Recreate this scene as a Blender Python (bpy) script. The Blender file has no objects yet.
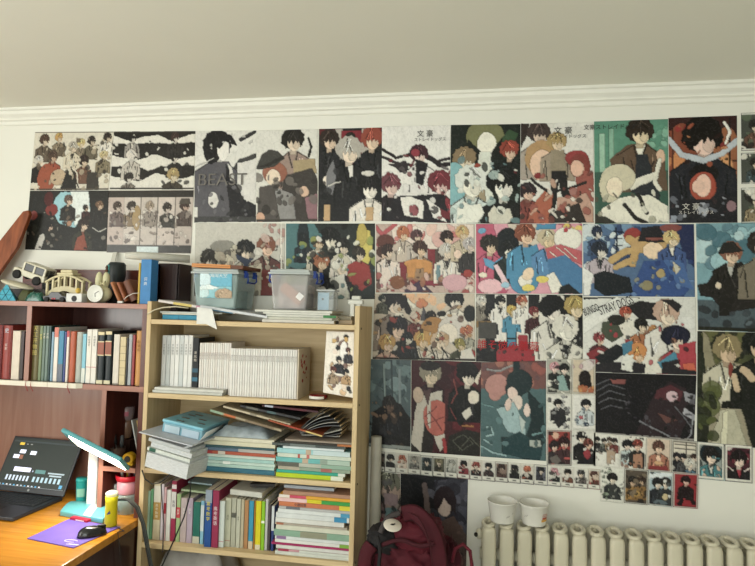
import bpy, bmesh, math, random
import numpy as np
from mathutils import Vector, Matrix
PI = math.pi
R = math.radians
sc = bpy.context.scene
C = sc.collection

# ------------------------------------------------------------------ camera
CAM = Vector((0, -2.3, 1.55)); YAW, PITCH, ROLL, F = 0.16268613, 0.04758912, 0.02425807, 567.0
fw = Vector((-math.sin(YAW)*math.cos(PITCH), math.cos(YAW)*math.cos(PITCH), math.sin(PITCH)))
r0 = Vector((math.cos(YAW), math.sin(YAW), 0)); u0 = r0.cross(fw)
rt = r0*math.cos(ROLL)+u0*math.sin(ROLL); up = -r0*math.sin(ROLL)+u0*math.cos(ROLL)
cd = bpy.data.cameras.new('camera'); cam = bpy.data.objects.new('camera', cd); C.objects.link(cam)
cam.matrix_world = Matrix(((rt.x, up.x, -fw.x, CAM.x), (rt.y, up.y, -fw.y, CAM.y), (rt.z, up.z, -fw.z, CAM.z), (0, 0, 0, 1)))
cd.sensor_width = 36; cd.lens = 36*F/755; cd.clip_start = 0.02
sc.camera = cam
# ------------------------------------------------------------------ world, light, exposure
wd = bpy.data.worlds.new('world'); sc.world = wd; wd.use_nodes = True
wd.node_tree.nodes['Background'].inputs[0].default_value = (0.80, 0.90, 1.0, 1)
wd.node_tree.nodes['Background'].inputs[1].default_value = 1.0
def area(name, loc, target, sx, sy, power, col):
    l = bpy.data.lights.new(name, 'AREA'); l.shape = 'RECTANGLE'; l.size = sx; l.size_y = sy; l.energy = power; l.color = col
    o = bpy.data.objects.new(name, l); C.objects.link(o); o.location = loc
    o.rotation_euler = (Vector(target)-Vector(loc)).to_track_quat('-Z', 'Y').to_euler(); return o
area('window_daylight', (-3.12, -2.5, 1.6), (-1, -2.4, 1.9), 1.9, 1.4, 56, (1.0, 0.975, 0.90))
area('rear_ceiling_fill', (-0.7, -4.45, 1.6), (-1.1, 0, 3.6), 2.2, 1.4, 52, (0.95, 1.0, 0.95))  # added fill behind the camera, tipped up so its bounce brightens the ceiling
sc.view_settings.view_transform = 'Standard'; sc.view_settings.look = 'None'
sc.view_settings.exposure = 0.0; sc.view_settings.gamma = 1.0; sc.view_settings.use_curve_mapping = False

def ray(px, py):
    return fw + rt*((px-377.5)/F) - up*((py-283.0)/F)
def W(px, py, y):            # point of the plane at depth y seen there
    d = ray(px, py); t = (y-CAM.y)/d.y; return CAM+d*t
def ZP(px, py, z):           # point of the level z seen there
    d = ray(px, py); t = (z-CAM.z)/d.z; return CAM+d*t
# ------------------------------------------------------------------ materials
def lin(c): return c/12.92 if c <= .04045 else ((c+.055)/1.055)**2.4
def hx(h):
    if len(h) == 3: h = ''.join(c*2 for c in h)
    return tuple(lin(int(h[i:i+2], 16)/255) for i in (0, 2, 4))
MC = {}
def M(h, rough=.55, metal=0, noise=.06, scale=18, spec=.4, trans=0, alpha=1, bump=0, stretch=(1, 1, 1), ior=1.45):
    k = (h, rough, metal, noise, scale, spec, trans, alpha, bump, stretch)
    if k in MC: return MC[k]
    m = bpy.data.materials.new('m_'+h); m.use_nodes = True; nt = m.node_tree; p = nt.nodes['Principled BSDF']
    c = hx(h)
    tc = nt.nodes.new('ShaderNodeTexCoord'); mp = nt.nodes.new('ShaderNodeMapping'); mp.inputs['Scale'].default_value = stretch
    nz = nt.nodes.new('ShaderNodeTexNoise'); nz.inputs['Scale'].default_value = scale; nz.inputs['Detail'].default_value = 4
    nt.links.new(tc.outputs['Object'], mp.inputs[0]); nt.links.new(mp.outputs[0], nz.inputs['Vector'])
    cr = nt.nodes.new('ShaderNodeValToRGB'); cr.color_ramp.elements[0].position = .3; cr.color_ramp.elements[1].position = .7
    cr.color_ramp.elements[0].color = (*[max(0, x*(1-noise*2)) for x in c], 1)
    cr.color_ramp.elements[1].color = (*[min(1, x*(1+noise)) for x in c], 1)
    nt.links.new(nz.outputs['Fac'], cr.inputs[0]); nt.links.new(cr.outputs[0], p.inputs['Base Color'])
    p.inputs['Roughness'].default_value = rough; p.inputs['Metallic'].default_value = metal
    p.inputs['Specular IOR Level'].default_value = spec; p.inputs['IOR'].default_value = ior
    p.inputs['Transmission Weight'].default_value = trans; p.inputs['Alpha'].default_value = alpha
    if bump:
        b = nt.nodes.new('ShaderNodeBump'); b.inputs['Strength'].default_value = bump; b.inputs['Distance'].default_value = .004
        nt.links.new(nz.outputs['Fac'], b.inputs['Height']); nt.links.new(b.outputs[0], p.inputs['Normal'])
    MC[k] = m; return m
def wood(name, c1, c2, rough, axis, scale=6, spec=.4):
    m = bpy.data.materials.new(name); m.use_nodes = True; nt = m.node_tree; p = nt.nodes['Principled BSDF']
    tc = nt.nodes.new('ShaderNodeTexCoord'); mp = nt.nodes.new('ShaderNodeMapping')
    s = [9, 9, 9]; s[axis] = .7; mp.inputs['Scale'].default_value = s
    nz = nt.nodes.new('ShaderNodeTexNoise'); nz.inputs['Scale'].default_value = scale; nz.inputs['Detail'].default_value = 6; nz.inputs['Distortion'].default_value = .6
    cr = nt.nodes.new('ShaderNodeValToRGB'); cr.color_ramp.elements[0].position = .3; cr.color_ramp.elements[1].position = .7
    cr.color_ramp.elements[0].color = (*hx(c1), 1); cr.color_ramp.elements[1].color = (*hx(c2), 1)
    nt.links.new(tc.outputs['Object'], mp.inputs[0]); nt.links.new(mp.outputs[0], nz.inputs['Vector'])
    nt.links.new(nz.outputs['Fac'], cr.inputs[0]); nt.links.new(cr.outputs[0], p.inputs['Base Color'])
    p.inputs['Roughness'].default_value = rough; p.inputs['Specular IOR Level'].default_value = spec
    return m
def emit(h, s):
    k = ('E', h, s)
    if k in MC: return MC[k]
    m = bpy.data.materials.new('glow_'+h); m.use_nodes = True; p = m.node_tree.nodes['Principled BSDF']
    p.inputs['Base Color'].default_value = (*hx(h), 1); p.inputs['Emission Color'].default_value = (*hx(h), 1); p.inputs['Emission Strength'].default_value = s
    MC[k] = m; return m
# ------------------------------------------------------------------ mesh builder (world coordinates, made local to its origin)
class MB:
    def __init__(s): s.v = []; s.f = []; s.m = []; s.sm = []
    def add(s, vs, fs, mi=0, smooth=False):
        n = len(s.v); s.v += [tuple(v) for v in vs]
        for f in fs: s.f.append(tuple(i+n for i in f)); s.m.append(mi); s.sm.append(smooth)
        return s
    def box(s, x0, x1, y0, y1, z0, z1, mi=0, mat=None):
        vs = [Vector((x, y, z)) for x in (x0, x1) for y in (y0, y1) for z in (z0, z1)]
        if mat: vs = [mat@v for v in vs]
        return s.add(vs, [(0, 1, 3, 2), (4, 6, 7, 5), (0, 4, 5, 1), (2, 3, 7, 6), (0, 2, 6, 4), (1, 5, 7, 3)], mi)
    def hexa(s, b, t, mi=0):     # bottom quad, top quad
        return s.add(list(b)+list(t), [(3, 2, 1, 0), (4, 5, 6, 7), (0, 1, 5, 4), (1, 2, 6, 5), (2, 3, 7, 6), (3, 0, 4, 7)], mi)
    def prism(s, poly, d, mi=0, smooth=False):   # poly: 3d points, d: extrusion vector
        n = len(poly); d = Vector(d); a = [Vector(p) for p in poly]
        s.add(a+[p+d for p in a], [tuple(range(n-1, -1, -1)), tuple(range(n, 2*n))], mi)
        return s.add(a+[p+d for p in a], [(i, (i+1) % n, n+(i+1) % n, n+i) for i in range(n)], mi, smooth)
    def lathe(s, prof, c, n=20, mi=0, axis='z', mat=None, cap=True):
        vs = []
        for r, h in prof:
            for k in range(n):
                a = 2*PI*k/n
                p = (r*math.cos(a), r*math.sin(a), h)
                if axis == 'y': p = (r*math.cos(a), -h, r*math.sin(a))
                if axis == 'x': p = (h, r*math.cos(a), r*math.sin(a))
                p = Vector(p)
                if mat: p = mat@p
                vs.append(p+Vector(c))
        fs = [(i*n+k, i*n+(k+1) % n, (i+1)*n+(k+1) % n, (i+1)*n+k) for i in range(len(prof)-1) for k in range(n)]
        s.add(vs, fs, mi, True)
        if cap: s.add(vs[:n], [tuple(range(n-1, -1, -1))], mi); s.add(vs[-n:], [tuple(range(n))], mi)
        return s
    def tube(s, pts, r, n=8, mi=0, closed=False):
        pts = [Vector(p) for p in pts]; m = len(pts); vs = []
        for i, p in enumerate(pts):
            a = pts[(i-1) % m] if (i > 0 or closed) else p; b = pts[(i+1) % m] if (i < m-1 or closed) else p
            t = (b-a).normalized(); q = t.orthogonal() if abs(t.z) > .99 else t.cross(Vector((0, 0, 1)))
            q.normalize(); w = t.cross(q).normalized(); rr = r[i] if isinstance(r, (list, tuple)) else r
            vs += [p+(q*math.cos(2*PI*k/n)+w*math.sin(2*PI*k/n))*rr for k in range(n)]
        e = m if closed else m-1
        s.add(vs, [(i*n+k, i*n+(k+1) % n, ((i+1) % m)*n+(k+1) % n, ((i+1) % m)*n+k) for i in range(e) for k in range(n)], mi, True)
        if not closed: s.add(vs[:n], [tuple(range(n-1, -1, -1))], mi); s.add(vs[-n:], [tuple(range(n))], mi)
        return s
    def ball(s, c, r, mi=0, n=16, mat=None):
        if not isinstance(r, (list, tuple)): r = (r, r, r)
        vs = []; m = n//2
        for i in range(m+1):
            for k in range(n):
                th = PI*i/m; a = 2*PI*k/n
                p = Vector((r[0]*math.sin(th)*math.cos(a), r[1]*math.sin(th)*math.sin(a), r[2]*math.cos(th)))
                vs.append((mat@p if mat else p)+Vector(c))
        return s.add(vs, [(i*n+k, (i+1)*n+k, (i+1)*n+(k+1) % n, i*n+(k+1) % n) for i in range(m) for k in range(n)], mi, True)
    def build(s, name, mats, parent=None, origin=None, bevel=0, seg=2, sub=0):
        me = bpy.data.meshes.new(name)
        if parent is not None: origin = wloc(parent)
        elif origin is None:
            a = np.array(s.v); origin = Vector(((a[:, 0].min()+a[:, 0].max())/2, (a[:, 1].min()+a[:, 1].max())/2, a[:, 2].min()))
        origin = Vector(origin)
        me.from_pydata([tuple(Vector(v)-origin) for v in s.v], [], s.f)
        if not isinstance(mats, (list, tuple)): mats = [mats]
        for m in mats: me.materials.append(m)
        me.polygons.foreach_set('material_index', s.m); me.polygons.foreach_set('use_smooth', s.sm); me.update()
        bm = bmesh.new(); bm.from_mesh(me); bmesh.ops.remove_doubles(bm, verts=bm.verts, dist=1e-5)
        bmesh.ops.recalc_face_normals(bm, faces=bm.faces); bm.to_mesh(me); bm.free()
        o = bpy.data.objects.new(name, me); C.objects.link(o)
        if parent is not None: o.parent = parent
        else: o.location = origin
        if bevel:
            b = o.modifiers.new('bevel', 'BEVEL'); b.width = bevel; b.segments = seg; b.limit_method = 'ANGLE'; b.angle_limit = R(40)
        if sub:
            b = o.modifiers.new('sub', 'SUBSURF'); b.levels = sub; b.render_levels = sub
        return o
def wloc(o):
    v = Vector(o.location)
    return v+wloc(o.parent) if o.parent else v
def tag(o, label, cat=None, group=None, kind=None):
    if label: o['label'] = label
    if cat: o['category'] = cat
    if group: o['group'] = group
    if kind: o['kind'] = kind
    return o
def empty(name, loc, label, cat, group=None):
    o = bpy.data.objects.new(name, None); C.objects.link(o); o.location = loc; o.empty_display_size = .05
    return tag(o, label, cat, group)
def struct(name, mb, m, **k):
    o = mb.build(name, m, **k); o['kind'] = 'structure'; return o
def dup(o, parent=None):
    c = o.copy(); C.objects.link(c)
    if parent is not None: c.parent = parent
    for ch in list(o.children): dup(ch, c)
    return c
def text(body, size, mat, parent, loc, rotz=0, tilt=0, name='lettering', vertical=False, extr=.0002, sx=1, flat=False, space=1.0):
    cu = bpy.data.curves.new('t', 'FONT'); cu.body = '\n'.join(body) if vertical else body
    cu.size = size; cu.align_x = 'CENTER'; cu.align_y = 'CENTER'; cu.extrude = extr; cu.space_line = space
    cu.resolution_u = 3
    to = bpy.data.objects.new('t', cu); C.objects.link(to)
    me = bpy.data.meshes.new_from_object(to); bpy.data.objects.remove(to); bpy.data.curves.remove(cu)
    me.name = name; me.materials.clear(); me.materials.append(mat)
    o = bpy.data.objects.new(name, me); C.objects.link(o); o.parent = parent
    rot = Matrix.Rotation(rotz, 4, 'Z')@Matrix.Rotation(0 if flat else PI/2, 4, 'X')@Matrix.Rotation(tilt, 4, 'Z')@Matrix.Diagonal((sx, 1, 1, 1))
    me.transform(rot); o.location = Vector(loc)-wloc(parent)
    return o
def on_front(o): pass

# ------------------------------------------------------------------ shell
wall_m = M('e4e3da', .75, noise=.015, scale=3, spec=.2, bump=.04)
ceil_m = M('eae8dc', .8, noise=.01, scale=2, spec=.2)
H = 2.435
struct('wall_back', MB().box(-3.2, 2.7, 0, .15, 0, H), wall_m)
struct('wall_right', MB().box(2.7, 2.85, -4.6, .15, 0, H), wall_m)
struct('wall_left', MB().box(-3.35, -3.2, -4.6, -3.5, 0, H).box(-3.35, -3.2, -1.5, .15, 0, H).box(-3.35, -3.2, -3.5, -1.5, 0, .85).box(-3.35, -3.2, -3.5, -1.5, 2.35, H), wall_m)
struct('wall_rear', MB().box(-3.35, -1.85, -4.75, -4.6, 0, H).box(.45, 2.85, -4.75, -4.6, 0, H).box(-1.85, .45, -4.75, -4.6, 0, .85).box(-1.85, .45, -4.75, -4.6, 2.35, H), wall_m)
struct('floor', MB().box(-3.35, 2.85, -4.75, .15, -.1, 0), M('d2d0c6', .4, noise=.03, scale=2))
struct('ceiling', MB().box(-3.35, 2.85, -4.75, .15, H, H+.1), ceil_m)
def prof_run(y, z):
    pr = [(0, 0), (-.055, 0), (-.055, -.010), (-.046, -.014), (-.042, -.027), (-.027, -.038), (-.024, -.043), (-.024, -.047), (-.014, -.052), (-.011, -.064), (-.006, -.068), (0, -.068)]
    return [(y+a, z+b) for a, b in pr]
mb = MB(); mb.prism([(-3.2, y, z) for y, z in prof_run(0, H)], (5.9, 0, 0)); struct('trim_1', mb, M('e8e7de', .6, noise=.01, spec=.3))
mb = MB(); mb.box(-3.2, 2.7, -.012, 0, 0, .09); struct('baseboard_back', mb, M('d9d5c8', .5), bevel=.003)
for i, (a, b) in enumerate([((-3.3, -3.22), (-3.5, -1.5)), ((-1.85, .45), (-4.7, -4.63))]):  # left window frame, then a rear one added around the fill light
    mb = MB(); (x0, x1), (y0, y1) = a, b
    if i == 0:
        for yy in (y0, y1-.06, (y0+y1)/2-.03): mb.box(x0, x1, yy, yy+.06, .85, 2.35)
        for zz in (.85, 2.29): mb.box(x0, x1, y0, y1, zz, zz+.06)
    else:
        for xx in (x0, x1-.06, (x0+x1)/2-.03): mb.box(xx, xx+.06, y0, y1, .85, 2.35)
        for zz in (.85, 2.29): mb.box(x0, x1, y0, y1, zz, zz+.06)
    struct('window_%d' % (i+1), mb, M('f0f0ec', .4))

# ------------------------------------------------------------------ posters: colour fields laid on a fine mesh
def fbm(x, y, seed):
    rng = np.random.RandomState(seed); o = np.zeros_like(x); a = 1.
    for k in range(4):
        for j in range(3):
            ang = rng.rand()*6.28; fr = 2**k*(1.5+rng.rand()*1.5)*2.2; ph = rng.rand()*6.28
            o += a*np.sin((x*math.cos(ang)+y*math.sin(ang))*fr+ph+1.5*np.sin((x*math.sin(ang)-y*math.cos(ang))*fr*.7+ph*2))
        a *= .55
    return o/5
def paint(nx, ny, asp, bg, ops, seed, warp):
    u, v = np.meshgrid(np.linspace(0, 1, nx+1), np.linspace(0, 1, ny+1))
    X = u*asp; rng = random.Random(seed)
    wu = u+warp*fbm(X*2, v*2, seed)/asp; wv = v+warp*fbm(X*2, v*2, seed+7)
    wu += warp*.35*fbm(X*9, v*9, seed+3)/asp; wv += warp*.35*fbm(X*9, v*9, seed+5)
    img = np.empty((ny+1, nx+1, 3)); img[:] = bg if isinstance(bg, tuple) else hx(bg)
    def put(mk, c, a=1.): img[mk] = img[mk]*(1-a)+np.array(hx(c))*a
    def ell(cu, cv, ru, rv, c, ang=0, a=1.):
        dx = (wu-cu)*asp; dy = wv-cv; ca, sa = math.cos(ang), math.sin(ang)
        put(((dx*ca+dy*sa)/(ru*asp))**2+((-dx*sa+dy*ca)/rv)**2 < 1, c, a)
    def poly(pts, c, a=1.):
        ins = np.zeros(u.shape, bool); n = len(pts)
        for i in range(n):
            x1, y1 = pts[i]; x2, y2 = pts[(i+1) % n]
            cond = ((y1 > wv) != (y2 > wv))
            xi = (x2-x1)*(wv-y1)/((y2-y1) if y2 != y1 else 1e-9)+x1
            ins ^= cond & (wu < xi)
        put(ins, c, a)
    def stroke(pts, w, c):
        best = np.full(u.shape, 9.)
        for (x1, y1), (x2, y2) in zip(pts[:-1], pts[1:]):
            ax, ay = x1*asp, y1; dx, dy = (x2-x1)*asp, y2-y1; L = dx*dx+dy*dy+1e-9
            t = np.clip(((wu*asp-ax)*dx+(wv-ay)*dy)/L, 0, 1)
            best = np.minimum(best, np.hypot(wu*asp-ax-t*dx, wv-ay-t*dy))
        put(best < w, c)
    for op in ops.split(';'):
        t = op.split()
        if not t: continue
        k = t[0]
        if k == 'e': ell(*map(float, t[1:5]), t[5], float(t[6]) if len(t) > 6 else 0, float(t[7]) if len(t) > 7 else 1)
        elif k == 'b':
            a, b, c, d = map(float, t[1:5])
            w_ = float(t[6]) if len(t) > 6 else 0
            uu, vv = (u, v) if w_ == 0 else (wu, wv)
            put((uu > a) & (uu < c) & (vv > b) & (vv < d), t[5])
        elif k == 'p': q = list(map(float, t[2:])); poly(list(zip(q[::2], q[1::2])), t[1])
        elif k == 's': q = list(map(float, t[3:])); stroke(list(zip(q[::2], q[1::2])), float(t[2]), t[1])
        elif k == 'n':
            for _ in range(int(t[1])):
                s_ = float(t[2])*(.5+rng.random()); ell(rng.random(), rng.random(), s_/asp*(.5+rng.random()), s_*(.4+rng.random()*.8), rng.choice(t[3:]), rng.random()*3, .85)
        elif k == 'r':   # scatter in a rectangle
            a, b, c, d = map(float, t[3:7])
            for _ in range(int(t[1])):
                s_ = float(t[2])*(.5+rng.random()); ell(a+(c-a)*rng.random(), b+(d-b)*rng.random(), s_/asp*(.4+rng.random()), s_*(.3+rng.random()*.9), rng.choice(t[7:]), rng.random()*3, .85)
        elif k == 'f':   # plain faceless figure: u v size hair skin coat shirt
            cu, cv, s_ = map(float, t[1:4]); ha, sk, bo = t[4:7]; a = s_/asp
            poly([(cu-1.9*a, cv+4.6*s_), (cu-1.75*a, cv+1.9*s_), (cu-.5*a, cv+1.1*s_), (cu+.5*a, cv+1.1*s_), (cu+1.8*a, cv+1.9*s_), (cu+2*a, cv+4.6*s_)], bo)
            if len(t) > 7: poly([(cu-.35*a, cv+1.1*s_), (cu+.4*a, cv+1.1*s_), (cu+.1*a, cv+2.7*s_)], t[7])
            def shade(h, k):
                v_ = [min(255, max(0, int(int(h[q_:q_+2], 16)*k+(18 if k > 1 else 0)))) for q_ in (0, 2, 4)]
                return '%02x%02x%02x' % tuple(v_)
            for q_ in range(7):   # folds of the coat
                fx = cu+rng.uniform(-1.6, 1.6)*a; fy = cv+rng.uniform(1.7, 3.2)*s_
                stroke([(fx, fy), (fx+rng.uniform(-.35, .35)*a, fy+rng.uniform(.5, 1.3)*s_)], .05*s_*rng.uniform(.6, 1.6), shade(bo, .6 if q_ % 2 else 1.35))
            stroke([(cu-.45*a, cv+1.1*s_), (cu-.1*a, cv+2.6*s_)], .055*s_, shade(bo, .5)); stroke([(cu+.5*a, cv+1.1*s_), (cu+.15*a, cv+2.6*s_)], .055*s_, shade(bo, .5))
            stroke([(cu-1.25*a, cv+2.2*s_), (cu-1.1*a, cv+4.4*s_)], .05*s_, shade(bo, .5)); stroke([(cu+1.35*a, cv+2.2*s_), (cu+1.15*a, cv+4.4*s_)], .05*s_, shade(bo, .5))
            poly([(cu-.3*a, cv+.8*s_), (cu+.35*a, cv+.8*s_), (cu+.3*a, cv+1.4*s_), (cu-.25*a, cv+1.4*s_)], shade(sk, .82))
            lock = [(cu+1.16*a*math.cos(R(t_))*(1 if q_ % 2 else .92), cv-.1*s_+1.2*s_*math.sin(R(t_))*(1 if q_ % 2 else .9)) for q_, t_ in enumerate(range(-205, 40, 14))]
            poly(lock, ha); ell(cu, cv-.15*s_, 1.02*a, 1.05*s_, ha); ell(cu+.02, cv+.28*s_, .62*a, .8*s_, sk)
            ell(cu+.3*a, cv+.45*s_, .3*a, .45*s_, shade(sk, .88), 0, .7)
            poly([(cu-1*a, cv-.3*s_), (cu-.2*a, cv-.9*s_), (cu+1*a, cv-.2*s_), (cu+.78*a, cv+.75*s_), (cu+.6*a, cv+.1*s_), (cu+.42*a, cv+.3*s_), (cu+.3*a, cv-.02*s_), (cu+.05*a, cv+.42*s_), (cu-.08*a, cv+.02*s_), (cu-.32*a, cv+.36*s_), (cu-.45*a, cv+.05*s_), (cu-.68*a, cv+.8*s_), (cu-.8*a, cv+.2*s_)], ha)
            for q_ in range(6):
                hx_ = cu+rng.uniform(-.75, .75)*a
                stroke([(cu+rng.uniform(-.2, .2)*a, cv-1.0*s_), (hx_, cv+rng.uniform(-.5, .1)*s_)], .035*s_, shade(ha, 1.5 if q_ % 2 else .6))
            stroke([(cu-1.8*a, cv+2*s_), (cu-.5*a, cv+1.15*s_)], .03*s_, shade(bo, .4)); stroke([(cu+.5*a, cv+1.15*s_), (cu+1.85*a, cv+2*s_)], .03*s_, shade(bo, .4))
    # drawn line work: contours where two colours meet, folds and strands inside the patches
    lum = img.mean(2); gx = np.abs(np.diff(lum, axis=1, append=lum[:, -1:])); gy = np.abs(np.diff(lum, axis=0, append=lum[-1:, :]))
    edge = np.clip((gx+gy)*9, 0, 1)*.3
    fold = np.clip(1-np.abs(fbm(X*9+wu, v*7, seed+21))*7, 0, 1)*.16
    fold2 = np.clip(1-np.abs(fbm(X*16, v*13, seed+31))*5, 0, 1)*.05
    hi = np.clip(1-np.abs(fbm(X*11, v*10, seed+41))*9, 0, 1)*.05
    img *= (1-edge)[:, :, None]; img *= (1-fold*(.35+lum))[:, :, None]; img *= (1-fold2*(.35+lum))[:, :, None]
    img += (hi*(1-lum)*.4)[:, :, None]
    img = img*.80+img.mean(2, keepdims=True)*.20
    ms = rng.random()*9
    img *= (1+.07*fbm(X*7+ms, v*7, seed+11)+.03*fbm(X*25, v*25, seed+13))[:, :, None]
    img = img*(.62+.38*np.clip(img.mean(2, keepdims=True)/.35, 0, 1))
    return np.clip(img, 0, 1)
pm = {}
def poster_mat(rough):
    if rough in pm: return pm[rough]
    m = bpy.data.materials.new('printed_paper'); m.use_nodes = True; nt = m.node_tree; p = nt.nodes['Principled BSDF']
    a = nt.nodes.new('ShaderNodeAttribute'); a.attribute_name = 'print'
    nz = nt.nodes.new('ShaderNodeTexNoise'); nz.inputs['Scale'].default_value = 6
    b = nt.nodes.new('ShaderNodeBump'); b.inputs['Strength'].default_value = .12; b.inputs['Distance'].default_value = .01
    nt.links.new(nz.outputs['Fac'], b.inputs['Height']); nt.links.new(b.outputs[0], p.inputs['Normal'])
    nt.links.new(a.outputs['Color'], p.inputs['Base Color']); p.inputs['Roughness'].default_value = rough; p.inputs['Specular IOR Level'].default_value = .22
    pm[rough] = m; return m
PK = [0]
def sheet(P4, name, bg, ops, seed, warp=.012, parent=None, rough=.38, gain=None, back=None, res=1.35, px=None):
    """P4: world corners TL TR BR BL of a flat printed sheet"""
    P4 = [Vector(p) for p in P4]
    wpx = (P4[1]-P4[0]).length*247; hpx = (P4[3]-P4[0]).length*247
    nx, ny = max(8, int(wpx*res)), max(8, int(hpx*res)); asp = wpx/hpx
    img = paint(nx, ny, asp, bg, ops, seed, warp)
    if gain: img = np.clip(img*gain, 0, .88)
    org = (P4[2]+P4[3])/2
    uu, vv = np.meshgrid(np.linspace(0, 1, nx+1), np.linspace(0, 1, ny+1))
    q = [np.array(p-org) for p in P4]
    co = ((1-uu)*(1-vv))[..., None]*q[0]+(uu*(1-vv))[..., None]*q[1]+(uu*vv)[..., None]*q[2]+((1-uu)*vv)[..., None]*q[3]
    idx = np.arange((nx+1)*(ny+1)).reshape(ny+1, nx+1)
    fc = np.stack([idx[:-1, :-1], idx[1:, :-1], idx[1:, 1:], idx[:-1, 1:]], -1).reshape(-1, 4)
    me = bpy.data.meshes.new(name); me.vertices.add(co.size//3); me.vertices.foreach_set('co', co.reshape(-1))
    n = len(fc); me.loops.add(n*4); me.loops.foreach_set('vertex_index', fc.reshape(-1)); me.polygons.add(n)
    me.polygons.foreach_set('loop_start', np.arange(n)*4); me.polygons.foreach_set('loop_total', np.full(n, 4)); me.update(calc_edges=True)
    at = me.color_attributes.new('print', 'FLOAT_COLOR', 'POINT')
    at.data.foreach_set('color', np.concatenate([img.reshape(-1, 3), np.ones((img.size//3, 1))], 1).reshape(-1))
    me.materials.append(poster_mat(rough))
    o = bpy.data.objects.new(name, me); C.objects.link(o)
    if parent is not None: o.parent = parent; o.location = org-wloc(parent)
    else: o.location = org
    s = o.modifiers.new('thickness', 'SOLIDIFY'); s.thickness = .0004; s.offset = -1
    return o
def poster(px, label, bg, ops, warp=.012, name='poster', cat='poster', group='posters on the wall', layer=0, rough=.38, g=1.):
    PK[0] += 1
    P4 = [W(a, b, -.0012-.0009*layer) for a, b in px]
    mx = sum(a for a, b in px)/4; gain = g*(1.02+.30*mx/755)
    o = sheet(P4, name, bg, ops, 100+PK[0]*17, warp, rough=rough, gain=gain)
    return tag(o, label, cat, group)
def rect(x0, y0, x1, y1, sl=0, sr=0, tl=0, bl=None):
    """TL TR BR BL with top slope tl and bottom slope bl in pixels"""
    bl = tl if bl is None else bl
    return [(x0, y0), (x1, y0+tl), (x1+sr, y1+bl), (x0+sl, y1)]
INK = M('1c1a1a', .5); INKW = M('d8d4cc', .5); REDINK = M('b01822', .5)
def title(p, px, py, size, m=None, main=True):
    size *= .82
    w = W(px, py, -.006); text('文 豪', size, m or INK, p, w, name='title_lettering')
    w = W(px+5, py+5.6, -.006); text('ストレイドッグス', size*.56, m or INK, p, w, name='title_lettering')
T = []
# --- top left four
poster([(35, 132), (114, 131.5), (108.5, 190), (30, 190.5)], 'top left landscape poster, seated crowd in tan, grey and brick red on cream', 'cfc8b6',
 'f .13 .14 .085 5a4234 d8c4a8 6b5c4a;f .32 .1 .07 c09448 d8c4a8 8a7a62;f .6 .2 .07 c8b06a dcc8a8 8c7d66;f .73 .16 .07 3a302a d0bc9e 6d6450;f .93 .1 .07 3c322c d0bc9e d8d2c4;f .5 .27 .08 a8a092 e0ccb0 cbbfa6 38342f;f .9 .4 .07 c0ac78 dcc8a8 8a7d60;f .26 .42 .09 5c4638 c8a688 a4492c;f .08 .5 .08 c4beb0 d8c4a8 2c2824;e .2 .8 .12 .25 a8502e;e .35 .78 .1 .14 b8a080;f .66 .5 .085 3a2c26 dcc4a4 7a5540 94684a;p 2c2a26 .38 1 .45 .68 .55 .64 .6 1;p 454038 .72 1 .72 .68 .85 .7 .88 1;b 0 .97 1 1 5c5446;b 0 0 1 .015 8c8678;r 60 .035 0 .1 1 1 6b5c4a d4c8ae 3a3028 a89a80;s d8d0bc .012 .62 .95 .58 .7 .5 .6;s 2a2622 .01 .5 .6 .62 .95', layer=0)
poster([(114, 131.5), (195.5, 131), (194, 189.5), (109.5, 189.5)], 'black and white landscape poster with three torn ink bands', 'd4d0c4',
 'p 2e2b26 0 0 1 0 1 .05 .72 .16 .55 .06 .38 .08 .22 .18 0 .07;p 2e2b26 0 .22 .1 .2 .2 .25 .42 .2 .6 .22 1 .2 1 .42 .75 .5 .5 .4 .32 .5 0 .42;p 2e2b26 0 .6 .3 .6 .45 .68 .6 .6 1 .6 1 .76 .8 .82 .55 .72 .35 .86 0 .76;f .24 .12 .075 2c2824 d8d0c2 98928a d8d0c2;f .76 .1 .075 4a3530 d8d0c2 3a3632;f .24 .42 .09 d0c8bc e0d8cc b8b0a4;f .76 .45 .075 2e2b28 d8d0c2 35322e;f .22 .8 .075 3a342e d8d0c2 7d7468;f .75 .75 .1 a8905a d8c8a8 4a4236;r 40 .03 0 .05 1 .95 2e2b26 d4d0c4;b 0 .975 1 1 3a362f;b 0 0 1 .012 6c685e', warp=.02)
poster([(30, 190.8), (109, 190.5), (106.5, 251.5), (25, 249.5)], 'dark landscape poster with an icy blue patch and a red jacket', '2a2a26',
 'p 8cc0cc .4 .02 .75 .02 .78 .3 .6 .62 .4 .55 .3 .3 .34 .12;p d8e0dc .52 .02 .75 .02 .78 .35 .6 .6 .56 .4;e .3 .32 .08 .1 8e2a20;e .25 .14 .06 .12 5c1a18;e .07 .42 .05 .08 a03c34;f .5 .16 .075 6a564a dcc0a4 33312d;f .72 .28 .045 2e2824 d0b498 4a2824;f .89 .24 .065 7a5a40 e0c0a0 2e2c29;f .7 .56 .09 3a2c26 e0c4a8 3d3d30 8a4a34;p 9c4a30 .6 1 .64 .78 .72 .72 .78 1;f .28 .6 .06 252420 c8a890 2b2b26;p b8b4ac .12 1 .17 .75 .22 .72 .24 .8 .2 1;r 50 .03 0 .3 1 1 3d3d32 1e1e1c 6b5848 8a8478;s d0ccc0 .008 .82 .62 .9 .68 .98 .62;e .53 .55 .03 .05 b08060')
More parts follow.
